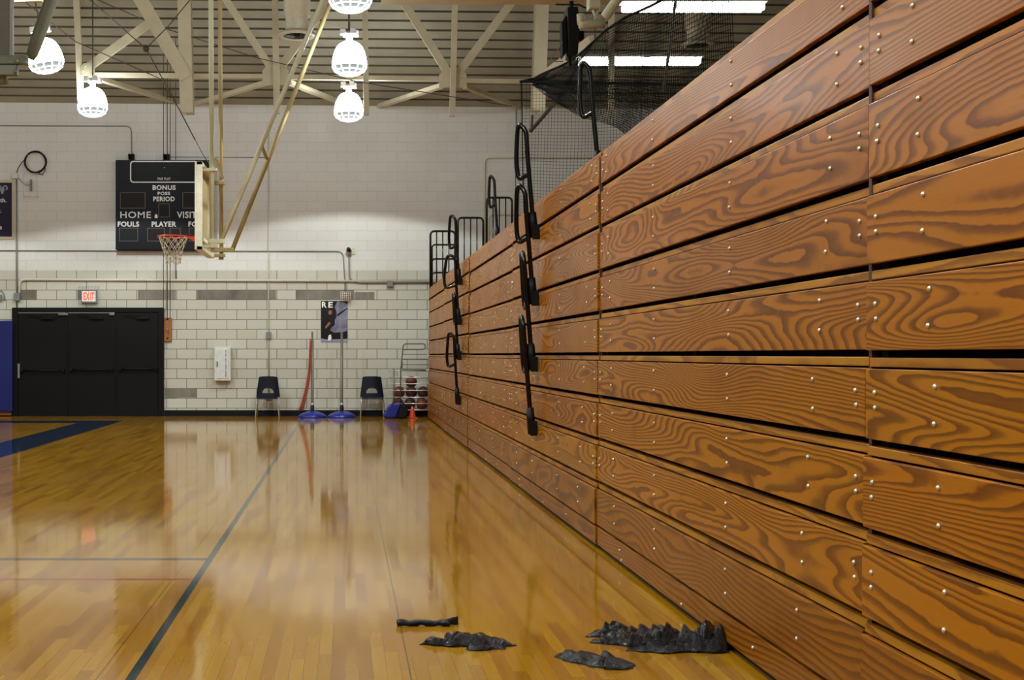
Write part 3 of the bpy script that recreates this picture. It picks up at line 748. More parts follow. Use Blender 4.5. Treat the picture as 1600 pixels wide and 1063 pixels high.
# extinguisher cabinet
root = thing('extinguisher_cabinet', 'white wall cabinet with a vertical line of small red lettering', 'cabinet', (WX(348.5), D, WZ(595)))
q = MB(); q.bbox(WX(336), WX(361.3), D-.15, D, WZ(595), WZ(542.5), .008); q.build('cabinet_body', M['cab_white'], root)
q = MB(); q.bbox(WX(339.3), WX(357.8), D-.163, D-.15, WZ(591.5), WZ(545.7), .004); q.build('cabinet_door', M['box_white'], root)
q = MB(); q.bbox(WX(339.5), WX(341.5), D-.18, D-.163, WZ(573), WZ(565), .002); q.build('latch', M['steel'], root)
q = MB()
z = 548.0
for ch in 'FIRE EXTINGUISHER':
    if ch != ' ':
        hw = .3 if ch == 'I' else .9
        text_into(q, ch, WX(354-hw), WX(354+hw), WZ(z+1.95), WZ(z), D-.1645, bold=.04)
    z += 2.45
q.build('lettering', M['red_print'], root)
# wooden plate with cleat
root = thing('wooden_plate', 'varnished wooden mounting plate beside the black doors where the cables end', 'plate', (WX(262), D, WZ(534)))
q = MB(); q.bbox(WX(256.8), WX(268.5), D-.05, D, WZ(533.5), WZ(496.5), .006); q.build('plate', M['plywood'], root)
q = MB(); q.tube([(WX(261), D-.09, WZ(511)), (WX(264), D-.09, WZ(521))], .012, 8); q.box(WX(262), WX(263.3), D-.09, D-.05, WZ(518), WZ(514))
q.build('cleat', M['steel'], root)
for b in (499, 529):
    q = MB(); q.lathe([(.001, -.06), (.02, -.058), (.02, -.05)], 10, (WX(262), D, WZ(b)), 'y'); q.build('screw', M['frame_black'], root)
# poster
root = thing('poster', 'dark sports poster lettered RE with a crouched player, on the tiled wall', 'poster', (WX(522), D, WZ(535)))
def wz(poly): return [(WX(a), WZ(b)) for a, b in poly]
q = MB(); q.box(WX(501.3), WX(543.3), D-.006, D, WZ(535), WZ(470.5)); q.build('sheet', M['poster_dark'], root)
def flat(poly, yy, m, nm):
    q = MB(); q.add([(a, D-yy, b) for a, b in wz(poly)], [tuple(range(len(poly)))]); return q.build(nm, m, root)
flat([(527, 471), (536, 472), (543.2, 476), (543.2, 517), (536, 519), (522, 520), (515, 516), (520, 506), (524, 497), (526, 488), (523, 480)], .0065, M['poster_smoke'], 'smoke_print')
flat([(501.4, 529), (512, 531), (543.2, 529.5), (543.2, 534.8), (501.4, 534.8)], .0065, M['poster_floor'], 'ground_print')
flat([(513, 486), (519, 485), (525, 486), (526, 494), (523, 501), (523, 508), (518, 512), (514, 520), (516, 529), (512, 528), (509, 519), (508, 511), (513, 503), (514, 495)], .0072, M['poster_dark'], 'figure_print')
flat([(513, 487), (516, 484.5), (519, 487), (518, 491.5), (514, 492)], .0078, M['skin_print'], 'figure_print')
flat([(508, 511), (514, 503), (517, 505), (513, 510), (509, 514)], .0078, M['skin_print'], 'figure_print')
flat([(526, 492), (541, 482), (543, 480), (543, 482.5), (528, 494.5)], .0078, M['poster_dark'], 'figure_print')
flat([(512, 532), (513.5, 524), (517, 523), (518, 529), (516, 532.5)], .0078, M['white_paint'], 'figure_print')
q = MB(); text_into(q, 'R', WX(503), WX(510.5), WZ(481), WZ(472), D-.0075, bold=.03); text_into(q, 'E', WX(513), WX(520), WZ(481), WZ(472), D-.0075, bold=.03); q.build('lettering', M['white_paint'], root)

# banner
root = thing('banner', 'navy banner with cream border and ram emblem, cut off by the left frame edge', 'banner', (WX(-30), D, WZ(374)))
q = MB(); q.bbox(WX(-90), WX(22.5), D-.02, D, WZ(374.3), WZ(281.5), .004); q.build('border', M['banner_edge'], root)
q = MB(); q.box(WX(-86), WX(19), D-.026, D-.02, WZ(370), WZ(285.7)); q.build('cloth', M['banner_navy'], root)
q = MB(); text_into(q, 'th.', WX(.5), WX(10.5), WZ(316.5), WZ(309.8), D-.028, bold=.03)
text_into(q, 'r.', WX(-2.5), WX(2.8), WZ(333), WZ(328), D-.028, bold=.03); text_into(q, 'e', WX(-1), WX(3.4), WZ(359), WZ(353.5), D-.028, bold=.03); q.build('lettering', M['white_paint'], root)
q = MB(); cx, cz = WX(4), WZ(296)
def pl(pts, yy=.0275): q.add([(cx+a*S, D-yy, cz+b*S) for a, b in pts], [tuple(range(len(pts)))])
pl([(-3, 4), (3, 4), (3.4, -1), (1.2, -7.5), (-1.2, -7.5), (-3.4, -1)])
for sg in (-1, 1):
    ring = []
    for j in range(9): a = PI*.95-j*PI*1.35/8; ring.append((sg*(4.6+4.2*math.cos(a)), 2.0+4.2*math.sin(a)))
    for j in range(8, -1, -1): a = PI*.95-j*PI*1.35/8; rr = 2.0+.25*(8-j)/8; ring.append((sg*(4.6+rr*math.cos(a)), 2.0+rr*math.sin(a)))
    n_ = len(ring)
    for j in range(8): pl([ring[j], ring[j+1], ring[n_-2-j], ring[n_-1-j]])
q.build('ram_emblem', M['grey_print'], root)
# blue wall pad
root = thing('wall_pad', 'blue vinyl wall pad at the left frame edge beside the black doors', 'wall pad', (WX(-10), D, 0))
q = MB(); q.bbox(WX(-50), WX(22), D-.16, D-.075, WZ(643), WZ(501), .02); q.build('pad', M['pvc_blue'], root)
q = MB(); q.box(WX(-50), WX(19), D-.075, D-.07, .02, WZ(501)-.05); q.build('backing_board', M['plywood'], root)

# ------------------------------------------------------------------ scoreboard
root = thing('scoreboard', 'navy basketball scoreboard lettered HOME and VISITOR on the white wall', 'scoreboard', (WX(256), D, WZ(390)))
SD = .19; SS = (D-SD)/F
BXp = lambda px: (px-VX)*SS
BZp = lambda py: H+(VY-py)*SS
q = MB(); q.bbox(BXp(180.5), BXp(331), D-SD, D-.02, BZp(390), BZp(250), .008); q.build('case', M['navy_board'], root)
def rrect(x0, x1, y0, y1, r, n=5):
    out = []
    for (cx, cy, a0) in ((x1-r, y0+r, -PI/2), (x1-r, y1-r, 0), (x0+r, y1-r, PI/2), (x0+r, y0+r, PI)):
        for j in range(n+1): a = a0+j*PI/2/n; out.append((cx+r*math.cos(a), cy+r*math.sin(a)))
    return out
def ringf(q, o, i, yy):
    n = len(o); q.add([(BXp(a), yy, BZp(b)) for a, b in o]+[(BXp(a), yy, BZp(b)) for a, b in i], [(j, (j+1) % n, n+(j+1) % n, n+j) for j in range(n)])
fy = D-SD-.003
q = MB(); ringf(q, rrect(203.3, 308.5, 251.6, 285.6, 5), rrect(205, 307, 253.2, 284.0, 4), fy); q.build('clock_border', M['white_paint'], root)
q = MB(); q.add([(BXp(a), fy+.001, BZp(b)) for a, b in rrect(205, 307, 253.2, 284, 4)], [tuple(range(24))]); q.build('clock_panel', M['digit_dark'], root)
for (x0, x1, y0, y1, mm) in ((212, 246, 255, 282, 'digit_dark'), (267, 301, 255, 282, 'digit_dark'), (188.5, 226.5, 301.5, 325, 'digit_red'), (286, 324, 301.5, 325, 'digit_red'),
                         (248.5, 264.5, 319, 339, 'digit_dark'), (187, 215, 357, 376.5, 'digit_green'), (231, 257, 357, 376.5, 'digit_red'), (266, 281.5, 357, 376.5, 'digit_red'), (296, 325, 357, 376.5, 'digit_green')):
    q = MB(); q.box(BXp(x0), BXp(x1), D-SD-.006, D-SD, BZp(y1), BZp(y0))
    q.cur = 1; n = int((x1-x0)/2.6)
    for i in range(1, n):
        a = x0+(x1-x0)*i/n; q.box(BXp(a)-.0025, BXp(a)+.0025, D-SD-.008, D-SD-.006, BZp(y1), BZp(y0))
    n = int((y1-y0)/2.6)
    for i in range(1, n):
        a = y0+(y1-y0)*i/n; q.box(BXp(x0), BXp(x1), D-SD-.008, D-SD-.006, BZp(a)-.0025, BZp(a)+.0025)
    q.cur = 2
    if y0 > 290: ringf(q, [(x0-.7, y0-.7), (x1+.7, y0-.7), (x1+.7, y1+.7), (x0-.7, y1+.7)], [(x0, y0), (x1, y0), (x1, y1), (x0, y1)], D-SD-.007)
    q.build('digit_display', [M[mm], M['display_grid'], M['cream_trim']], root)
q = MB()
for (s_, a, b, c_, d, bo) in (('BONUS', 238.5, 274.5, 289.4, 297, .035), ('POSS', 246.3, 265.8, 299.7, 305, .035), ('PERIOD', 239.5, 273, 307.3, 314.7, .03), ('HOME', 188, 236, 330.7, 341, .012),
                          ('VISITOR', 276.5, 327, 330.7, 341, .02), ('FOULS', 184, 217.5, 346.3, 354.5, .03), ('PLAYER', 237, 275.5, 346.3, 354.5, .03), ('FOULS', 294.5, 328, 346.3, 354.5, .03)):
    text_into(q, s_, BXp(a), BXp(b), BZp(d), BZp(c_), D-SD-.0045, bold=bo)
text_into(q, 'FAIR PLAY', BXp(246.5), BXp(266.5), BZp(281.6), BZp(277.5), D-SD-.0045, bold=.01)
q.build('lettering', M['white_paint'], root)
q = MB(); q.prism([(BXp(242), BZp(341)), (BXp(246), BZp(341)), (BXp(246.3), BZp(337.5)), (BXp(245.4), BZp(335.3)), (BXp(244), BZp(334.6)), (BXp(242.6), BZp(335.3)), (BXp(241.8), BZp(337.5))], D-SD-.01, D-SD)
for a, b in ((257, 262), (274, 266.5)): q.lathe([(.001, -.006), (.010, -.005), (.010, 0)], 10, (BXp(a), D-SD, BZp(b)), 'y')
q.build('possession_light', M['white_paint'], root)

# ------------------------------------------------------------------ basketball hoop
HY = 20.95
root = thing('basketball_hoop', 'roof-hung basketball hoop seen side-on, with pale frame, orange rim and net', 'basketball hoop', (-2.1, HY, 2.8))
YA, YB = 20.0, 21.85
zb, zt = H+164*YA/F, H+302*YA/F
q = MB(); q.bbox(-2.185, -2.155, YA, YB, zb, zt, .006)
q.build('backboard', M['board_white'], root)
q = MB(); q.box(-2.154, -2.150, YA+.06, YB-.06, zb+.06, zt-.06); q.build('back_panel', M['hoop_shade'], root)
q = MB()   # rear stiffening frame
for (y_, y2) in ((YA, YA+.05), (YB-.05, YB)): q.bbox(-2.155, -2.075, y_, y2, zb, zt, .004)
for (z_, z2) in ((zb, zb+.05), (zt-.05, zt)): q.bbox(-2.155, -2.075, YA, YB, z_, z2, .004)
q.bbox(-2.155, -2.11, YA+.28, YA+.34, zb, zt, .004); q.bbox(-2.155, -2.11, YB-.34, YB-.28, zb, zt, .004)
q.bbox(-2.155, -2.12, YA+.6, YB-.6, zb+.18, zb+.23, .004)
q.build('board_frame', M['board_white'], root)
RX, RZm = -2.616, 3.09
q = MB(); q.tube([(RX+.229*math.cos(a*PI/16), HY+.229*math.sin(a*PI/16), RZm) for a in range(32)], .011, 8, closed=True)
q.bbox(-2.19, -2.183, HY-.1, HY+.1, RZm-.14, RZm+.03, .003)
q.prism([(-2.185, RZm-.14), (-2.185, RZm+.012), (-2.40, RZm+.012), (-2.40, RZm-.01)], HY-.085, HY-.075); q.prism([(-2.185, RZm-.14), (-2.185, RZm+.012), (-2.40, RZm+.012), (-2.40, RZm-.01)], HY+.075, HY+.085)
q.bbox(-2.42, -2.185, HY-.085, HY+.085, RZm-.004, RZm+.014, .002)
q.build('rim', M['orange'], root)
q = MB(); NN = 12; lv = [(0, .225, 0), (.07, .20, .5), (.14, .17, 0), (.21, .145, .5), (.28, .125, 0), (.35, .11, .5), (.40, .115, 0)]
def npt(l, j): d_, r_, o_ = lv[l]; a = (j+o_)*2*PI/NN; return Vector((RX+r_*math.cos(a), HY+r_*math.sin(a), RZm-.01-d_+.012*math.sin(j*2.3+l)))
for l in range(len(lv)-1):
    for j in range(NN):
        if lv[l][2] == 0: q.tube([npt(l, j), npt(l+1, j)], .0045, 5); q.tube([npt(l, j), npt(l+1, j-1)], .0045, 5)
        else: q.tube([npt(l, j), npt(l+1, j)], .0045, 5); q.tube([npt(l, j), npt(l+1, j+1)], .0045, 5)
q.build('net', M['cord'], root)
# masts, braces and clamps
PA, PBy = 20.40, 21.95; mx = -2.0
for i, (yy, mt, r_) in enumerate(((PA, 'hoop_paint', .037), (PBy, 'hoop_shade', .034))):
    X0 = (331.5-VX)*PA/F if i == 0 else (346-VX)*PBy/F
    Xt = (327.5-VX)*PA/F if i == 0 else (342-VX)*PBy/F
    q = MB(); q.tube([(X0, yy, H+(VY-(388 if i == 0 else 403))*yy/F), (Xt, yy, RZ(yy)+.05)], r_, 12); q.build('mast', M[mt], root)
for i, (yy, mt) in enumerate(((PA, 'hoop_paint'), (PBy, 'hoop_shade'))):
    a = ((346, 376), (506, -5)) if i == 0 else ((362, 393), (520, -5))
    A = P(a[0][0], a[0][1], yy); B = P(a[1][0], a[1][1], yy); B2 = A+(B-A)*1.55
    q = MB(); q.tube([A, B2], .034 if i == 0 else .036, 12); q.build('brace_tube', M[mt], root)
q = MB(); q.bar(P(409, 228, PA), P(417, 248, PBy), .05, .03); q.bar(P(338, 250, PA), P(347, 277, PBy), .06, .03)
q.build('cross_strap', M['hoop_shade'], root)
q = MB()
def clampbox(px0, px1, py0, py1, yy, th=.07):
    A = P(px0, py1, yy); B = P(px1, py0, yy); q.bbox(A.x, B.x, yy-th/2, yy+th/2, A.z, B.z, .006)
clampbox(313, 339, 263, 267.5, PA-.04); q.build('clamp_arm', M['hoop_paint'], root); q = MB(); clampbox(326, 352, 374, 380.5, PA-.05); clampbox(309, 330, 384, 387.5, PA-.04); clampbox(328, 340, 380, 388, PA-.02, .12); clampbox(328.5, 336, 388, 394, PA, .06)
q.build('clamp_arm', M['hoop_paint'], root)
q = MB(); clampbox(322, 352, 282.5, 289, PBy-.04); q.build('clamp_arm', M['hoop_shade'], root); q = MB(); clampbox(338, 365, 387.5, 394, PBy-.04); clampbox(327, 352, 397, 402, PBy-.05); clampbox(342, 349, 400, 406, PBy, .09)
q.build('clamp_arm', M['hoop_shade'], root)

# neighbouring hoop suspension at upper left, nearer
SY = 12.0
root = thing('hoop_suspension', 'grey-green steel column and slanting tube of a nearer hoop support, top left corner', 'hoop support', P(5, 110, SY))
q = MB(); A = P(-14, 90, SY); B = P(18.5, -40, SY); q.bbox(A.x, B.x, SY-.09, SY+.09, A.z, B.z+1.6, .01); q.build('column', M['green_grey'], root)
q = MB(); q.tube([P(47, 92, SY), P(50.5, 84, SY), P(58, 62, SY), P(90, -30, SY)+Vector((0, 0, 0)), P(120, -118, SY)], [.035, .05, .058, .058, .058], 14); q.build('slanting_tube', M['green_grey'], root)
q = MB(); A = P(-14, 104, SY); B = P(47, 90, SY); q.bbox(A.x, B.x, SY-.11, SY-.04, A.z, B.z, .008); A = P(-14, 121, SY); B = P(31, 105, SY); q.bbox(A.x, B.x, SY-.11, SY-.03, A.z, B.z, .008)
for a, b in ((26, 97), (40, 99), (24, 112)): q.lathe([(.001, -.03), (.018, -.028), (.022, 0)], 8, P(a, b, SY-.11), 'y')
q.tube([P(1.5, 106, SY), P(3.5, 131, SY)], .055, 12) ; q.build('pivot_bracket', M['green_grey'], root)
m = MB(); m.bar(P(10, 2, 17.5)+Vector((-.6, 0, 0)), P(68, -2, 17.5), .07, .05); m.bar(P(64, -2, 17.5), P(72, 5, 17.5), .04, .04)
one('cross_beam', 'short cream beam crossing the top edge above the left lamp', 'beam', m, M['steel_cream'])

# speaker, pipe and net
SYp = 18.2
root = thing('loudspeaker', 'black loudspeaker seen edge-on, hanging from the roof at the net corner', 'speaker', P(895, 60, SYp))
q = MB()
A = [P(a, b, SYp) for a, b in ((885, 14), (901, 13), (904, 45), (901, 86), (897, 90), (888, 88))]
q.prism([(v.x, v.z) for v in A], SYp-.1, SYp+.25); q.build('cabinet', M['speaker'], root)
q = MB(); A = [P(a, b, SYp) for a, b in ((884.5, 24), (878, 35), (879, 85), (881, 88), (886, 80))]
q.prism([(v.x, v.z) for v in A], SYp, SYp+.2); q.build('rear_horn', M['frame_black'], root)
q = MB(); A = P(904, 62, SYp); B = P(913, 48, SYp); q.bbox(A.x-.03, B.x, SYp-.02, SYp+.1, A.z, B.z, .02); q.build('connector', M['frame_black'], root)
q = MB(); q.tube([P(889, 88, SYp), P(892, 103, SYp)], .02, 8); q.tube([P(893, 15, SYp), P(893, 2, SYp)], .03, 8); q.tube([P(903, 90, SYp), P(901, 101, SYp), P(896, 102, SYp)], .008, 6); q.build('bracket', M['frame_black'], root)
wire([P(879, 66, SYp), P(868, 84, SYp), P(861, 90, SYp), P(864, 96, SYp), P(880, 96, SYp)], .008, 'thin looped wire left of the black loudspeaker', m='conduit_grey')
wire([P(868, 7, SYp), P(905, 7.5, SYp), P(914, 12, SYp), P(935, 14, SYp)], .012, 'black wire above the loudspeaker', m='cable_black')
m = MB(); m.tube([P(946, 26, 17.0), P(984, -30, 17.0), P(1010, -66, 17.0)], .062, 14); one('roof_pipe', 'thick cream pipe slanting over the fluorescent strip', 'pipe', m, M['hoop_paint'])
m = MB(); m.tube([P(905, 38, 17.6), P(912, 38, 17.6), P(945, 37, 17.6)], .055, 12); m.tube([P(908, 38, 17.6), P(907, 22, 17.6)], .05, 12); m.bbox(P(918, 14, 17.6).x, P(936, 14, 17.6).x, 17.5, 17.7, P(0, 16, 17.6).z, P(0, -4, 17.6).z, .02)
m.tube([P(926, 14, 17.6), P(934, 34, 17.6)], .02, 8); m.tube([P(936, 12, 17.6), P(928, 34, 17.6)], .014, 8)
one('pipe_fitting', 'cluster of cream pipe fittings right of the black loudspeaker', 'pipe', m, M['hoop_paint'])

NYb = 22.0
ncor = P(812, 128, NYb)
root = thing('divider_net', 'black mesh batting net hung behind the bleacher top', 'net', (ncor.x, NYb, 2.6))
# rear panel, frontal
q = MB(); cell = .052; X0, X1 = ncor.x, ncor.x+4.2; Zt = ncor.z; Zb = 2.70
def wob(x, z): return Vector((.02*math.sin(z*2.1+x)+.012*math.sin(x*7), .08*math.sin(x*1.3)+.03*math.sin(z*3+x*2), .02*math.sin(x*2.3+z)))
def thread(pts, r=.0029):
    q.tube(pts, r, 3, cap=False)
nx = int((X1-X0)/cell); nz = int((Zt-Zb)/cell)
for i in range(nx+1):
    x = X0+i*cell; thread([Vector((x+.02*(1 if i else 0), NYb, Zt-(Zt-Zb)*j/9))+wob(x, Zt-(Zt-Zb)*j/9)*(1 if i else .4) for j in range(10)])
for k_ in range(nz+1):
    z = Zt-k_*cell; thread([Vector((X0+(X1-X0)*j/14, NYb, z-.05*math.sin(PI*j/14*2)**2))+wob(X0+(X1-X0)*j/14, z) for j in range(15)])
q.build('rear_mesh', M['rope_net'], root)
# side panel running towards the camera from the corner
q = MB(); A = Vector((3.02, 22.0, Zt+.05)); B = Vector((4.35, 15.5, Zt+.25)); n_ = 150
Lh = 2.4
for i in range(n_+1):
    t = i/n_; p = A.lerp(B, t); sag = .18*math.sin(PI*((t*2) % 1)) if 0 else .10*math.sin(PI*t*2)**2
    Lh = .12+2.6*t; thread([Vector((p.x+.03*math.sin(j+i*.2), p.y, p.z-sag-Lh*j/6)) for j in range(7)], .005)
for k_ in range(44):
    thread([Vector((A.lerp(B, j/24).x+.03*math.sin(k_*.5+j), A.lerp(B, j/24).y, A.lerp(B, j/24).z-.10*math.sin(PI*j/24*2)**2-(.12+2.6*j/24)*k_/43)) for j in range(25)], .005)
q.build('side_mesh', M['rope_net'], root)
q = MB(); q.tube([A.lerp(B, j/24)-Vector((0, 0, .10*math.sin(PI*j/24*2)**2)) for j in range(25)], .018, 6)
q.tube([Vector((X0+(X1-X0)*j/14, NYb, Zt-.05*math.sin(PI*j/14*2)**2))+wob(X0+(X1-X0)*j/14, Zt) for j in range(15)], .022, 6)
q.tube([Vector((X0, NYb, Zt)), A], .02, 6)
q.tube([Vector((X0+.03, NYb, Zt)), Vector((X0+.05, NYb, 4.2)), Vector((X0+.10, NYb, Zb))], .010, 6)
q.build('edge_rope', M['rope_net'], root)
# sagging loose fold along the top of the rear panel
q = MB()
for i in range(76):
    x = X0+.25+i*.052; t = i/75; dp = .05+.78*t
    thread([Vector((x+.02*j, NYb-.12-.05*math.sin(j), Zt-dp*j/6)) for j in range(7)], .005)
for k_ in range(13):
    thread([Vector((X0+.25+3.9*j/18, NYb-.12, Zt-(.05+.78*j/18)*k_/12)) for j in range(19)], .006)
q.build('loose_fold', M['rope_net'], root)
wire([P(1058, -20, 18), P(1052, 30, 18), P(1044, 90, 18), P(1036, 142, 18)], .02, 'twisted grey rope hanging down behind the bleacher top', 'hanging_rope', 'rope', 'conduit_grey', 8)
wire([P(806.5, 160, D-.05), P(805, 345, D-.05)], .008, 'thin dark wire hanging on the white wall left of the net', 'cable', 'cable')
m = MB(); m.tube([P(828, 206, 21.5), P(885, 140, 21.5)], .03, 8); m.tube([P(832, 180, 21.5), P(830, 207, 21.5)], .02, 6)
one('net_strut', 'dark slanting strut behind the net corner', 'strut', m, M['wire'])

# ------------------------------------------------------------------ chairs
def chair(loc, label):
    x, y, _ = loc; root = thing('stacking_chair', label, 'chair', loc, 'navy stacking chairs at the end wall')
    m = MB(); W = [(0, .43, .470, .205), (.1, .41, .55, .198)]
    def bk(u, v):   # u across -1..1, v up 0..1 on the backrest
        hw = .245-.055*v
        return Vector((x+u*hw, y+.16+.05*v-.035*(1-u*u), .405+.435*v-(.02*u**4 if v > .9 else 0)))
    nu, nv = 48, 40; vs = []; idx = {}
    def vid(i, j):
        if (i, j) not in idx: idx[(i, j)] = len(vs); vs.append(bk(-1+2*i/nu, j/nv))
        return idx[(i, j)]
    fs = []
    for i in range(nu):
        for j in range(nv):
            u, v = -1+2*(i+.5)/nu, (j+.5)/nv
            if v < .46 and v > .20 and (u/.50)**2+((v-.22)/.24)**2 < 1: continue
            fs.append((vid(i, j), vid(i+1, j), vid(i+1, j+1), vid(i, j+1)))
    m.add(vs, fs, True)
    o = m.build('backrest', M['shell_navy'], root); so = o.modifiers.new('s', 'SOLIDIFY'); so.thickness = .008
    m = MB(); vs = []; fs = []
    for j in range(13):
        t = j/12
        for i in range(13):
            u = -1+2*i/12; yy = y+.18-.42*t; z = .42+.03*(t-.3)**2-.02*(1-u*u)*(1-t)+(-.05*max(0, t-.85)/.15)
            vs.append(Vector((x+u*(.225-.01*t), yy, z)))
    for j in range(12):
        for i in range(12): fs.append((j*13+i, j*13+i+1, (j+1)*13+i+1, (j+1)*13+i))
    m.add(vs, fs, True); o = m.build('seat', M['shell_navy'], root); so = o.modifiers.new('s', 'SOLIDIFY'); so.thickness = .01
    for sx in (-1, 1):
        m = MB(); m.tube(fillet([(x+sx*.12, y-.05, .395), (x+sx*.215, y-.08, .395), (x+sx*.243, y-.19, 0)], .05), .0125, 10); m.build('leg', M['chrome'], root)
        m = MB(); m.tube(fillet([(x+sx*.12, y-.0, .395), (x+sx*.205, y+.04, .395), (x+sx*.235, y+.22, 0)], .05), .0125, 10); m.build('leg', M['chrome'], root)
    return root
CY = 28.45
c1 = chair(((418.3-VX)*CY/F, CY, 0), 'navy plastic chair with chrome legs, left one, under the switch box')
dup(c1, ((581.3-VX)*CY/F, CY, 0), None, 'navy plastic chair with chrome legs, right one, beside the ball rack')

# ------------------------------------------------------------------ net standards
SYd = 28.2
def standard(px, label, netted):
    x = (px-VX)*SYd/F; root = thing('net_standard', label, 'net post', (x, SYd, 0), 'sport net standards on blue bases')
    m = MB(); m.lathe([(.29, 0), (.292, .02), (.28, .045), (.22, .085), (.13, .12), (.05, .135), (.045, .14), (.001, .14)], 36, (x, SYd, 0)); m.build('base', M['dome_blue'], root)
    m = MB(); m.lathe([(.042, .13), (.04, .24), (.028, .25), (.02, .25)], 16, (x, SYd, 0)); m.build('socket', M['shell_navy'], root)
    m = MB(); m.lathe([(.028, .25), (.028, 1.6), (.022, 1.6), (.022, 1.76), (.001, 1.765)], 16, (x, SYd, 0)); m.build('pole', M['pole_grey'], root)
    m = MB(); m.lathe([(.034, .26), (.034, .285), (.029, .30)], 14, (x, SYd, 0)); m.build('collar', M['chrome'], root)
    return root
s1 = standard(488, 'left net post on a blue dome base, with reddish netting draped down it', True)
dup(s1, ((534-VX)*SYd/F, SYd, 0), None, 'right net post on a blue dome base, bare pole in front of the poster')
m = MB(); x = (488-VX)*SYd/F
for k_ in range(11):
    a = k_/10
    pts = []
    for j in range(13):
        t = j/12; pts.append(Vector((x-.02-.03*a-(.17+.06*a)*max(0, t-.3)**1.8*1.9-.02*a*math.sin(t*PI), SYd-.05-.03*math.sin(k_*1.9+t*4), 1.62-(1.62-.14)*t)))
    m.tube(pts, .0055, 4)
for j in range(1, 12):
    t = j/12
    m.tube([Vector((x-.02-.03*a-(.17+.06*a)*max(0, t-.3)**1.8*1.9-.02*a*math.sin(t*PI), SYd-.05-.03*math.sin(a*19+t*4), 1.62-(1.62-.14)*t-.03*math.sin(a*9))) for a in (0, .25, .5, .75, 1)], .0045, 4)
one('folded_net', 'reddish netting draped from the left net post to its blue base', 'net', m, M['net_red'])

# ------------------------------------------------------------------ ball rack and balls
RY = 28.15; RS = RY/F
rx = lambda px: (px-VX)*RS
rz = lambda py: H+(VY-py)*RS
root = thing('ball_rack', 'chrome wire ball rack behind the bleacher end, holding brown balls', 'ball rack', (rx(655), RY+.25, 0))
yf, yb_ = RY, RY+.42; xl, xr = rx(608), rx(608)+1.25
for yy in (yf, yb_):
    for py in (580, 590, 600, 610.5, 621, 631, 641):
        m = MB(); m.tube([(xl, yy, rz(py)), (xr, yy, rz(py))], .009, 8); m.build('rail', M['chrome'], root)
    m = MB(); m.tube([(rx(616), yy, .02), (rx(616), yy, rz(576))], .015, 8); m.tube([(xr-.1, yy, .02), (xr-.1, yy, rz(576))], .015, 8); m.build('post', M['pole_grey'], root)
m = MB()
for py in (590, 621, 641):
    for xx in (rx(616), xr-.1): m.tube([(xx, yf, rz(py)), (xx, yb_, rz(py))], .008, 6)
m.build('cross_rail', M['chrome'], root)
m = MB(); yy = yf-.03
m.tube(fillet([(rx(625), yy, rz(642)), (rx(626), yy, rz(578)), (rx(630), yy, rz(540)), (rx(633), yy, rz(537.5)), (rx(664), yy, rz(537.5)), (rx(664), yy, rz(546)), (rx(630), yy, rz(546.5))], .05), .013, 8)
m.tube(fillet([(rx(628.5), yy, rz(565)), (rx(628), yy, rz(578)), (rx(665), yy, rz(578.5))], .05), .013, 8)
for py in (554, 562, 570): m.tube([(rx(629), yy, rz(py)), (rx(668), yy, rz(py))], .008, 6)
m.build('handle_frame', M['pole_grey'], root)
m = MB(); 
for xx in (xl+.1, xr-.1):
    for yy in (yf, yb_): m.lathe([(.001, -.012), (.024, -.012), (.024, .012), (.001, .012)], 14, (xx, yy, .024), 'y')
m.build('caster', M['frame_black'], root)
def ball(x, y, z, r, label, dk=False):
    root = thing('basketball', label, 'ball', (x, y, z), 'brown balls in the wire rack')
    m = MB(); m.sphere((x, y, z), r, 24, 14); m.build('ball_skin', M['ball_dark' if dk else 'ball'], root)
    m = MB()
    for ax in range(2):
        pts = []
        for j in range(28):
            a = j*2*PI/28; c_, s_ = math.cos(a)*r, math.sin(a)*r
            pts.append(Vector((x, y, z))+(Vector((c_, 0, s_)) if ax else Vector((0, c_, s_))))
        m.tube(pts, .003, 4, closed=True)
    m.build('seam', M['ball_seam'], root)
R_ = .118
z0 = rz(641)+.01+R_; 
def bl(px, zz, yy, lb, dk=False): ball(rx(px), yy, zz, R_, lb, dk)
bl(622, z0, RY+.13, 'brown ball low at the left end of the wire rack', )
bl(641, z0, RY+.13, 'brown ball in the bottom row behind the blue bag', True)
bl(660, z0, RY+.13, 'brown ball in the bottom row at the bleacher edge')
bl(624, z0+.235, RY+.13, 'brown ball in the middle row at the left end of the rack')
bl(643, z0+.237, RY+.13, 'brown ball in the middle row right under the topmost ball', True)
bl(662, z0+.235, RY+.13, 'brown ball in the middle row beside the bleacher edge', True)
bl(643.5, z0+.237*2-.03, RY+.26, 'topmost brown ball of the wire rack')
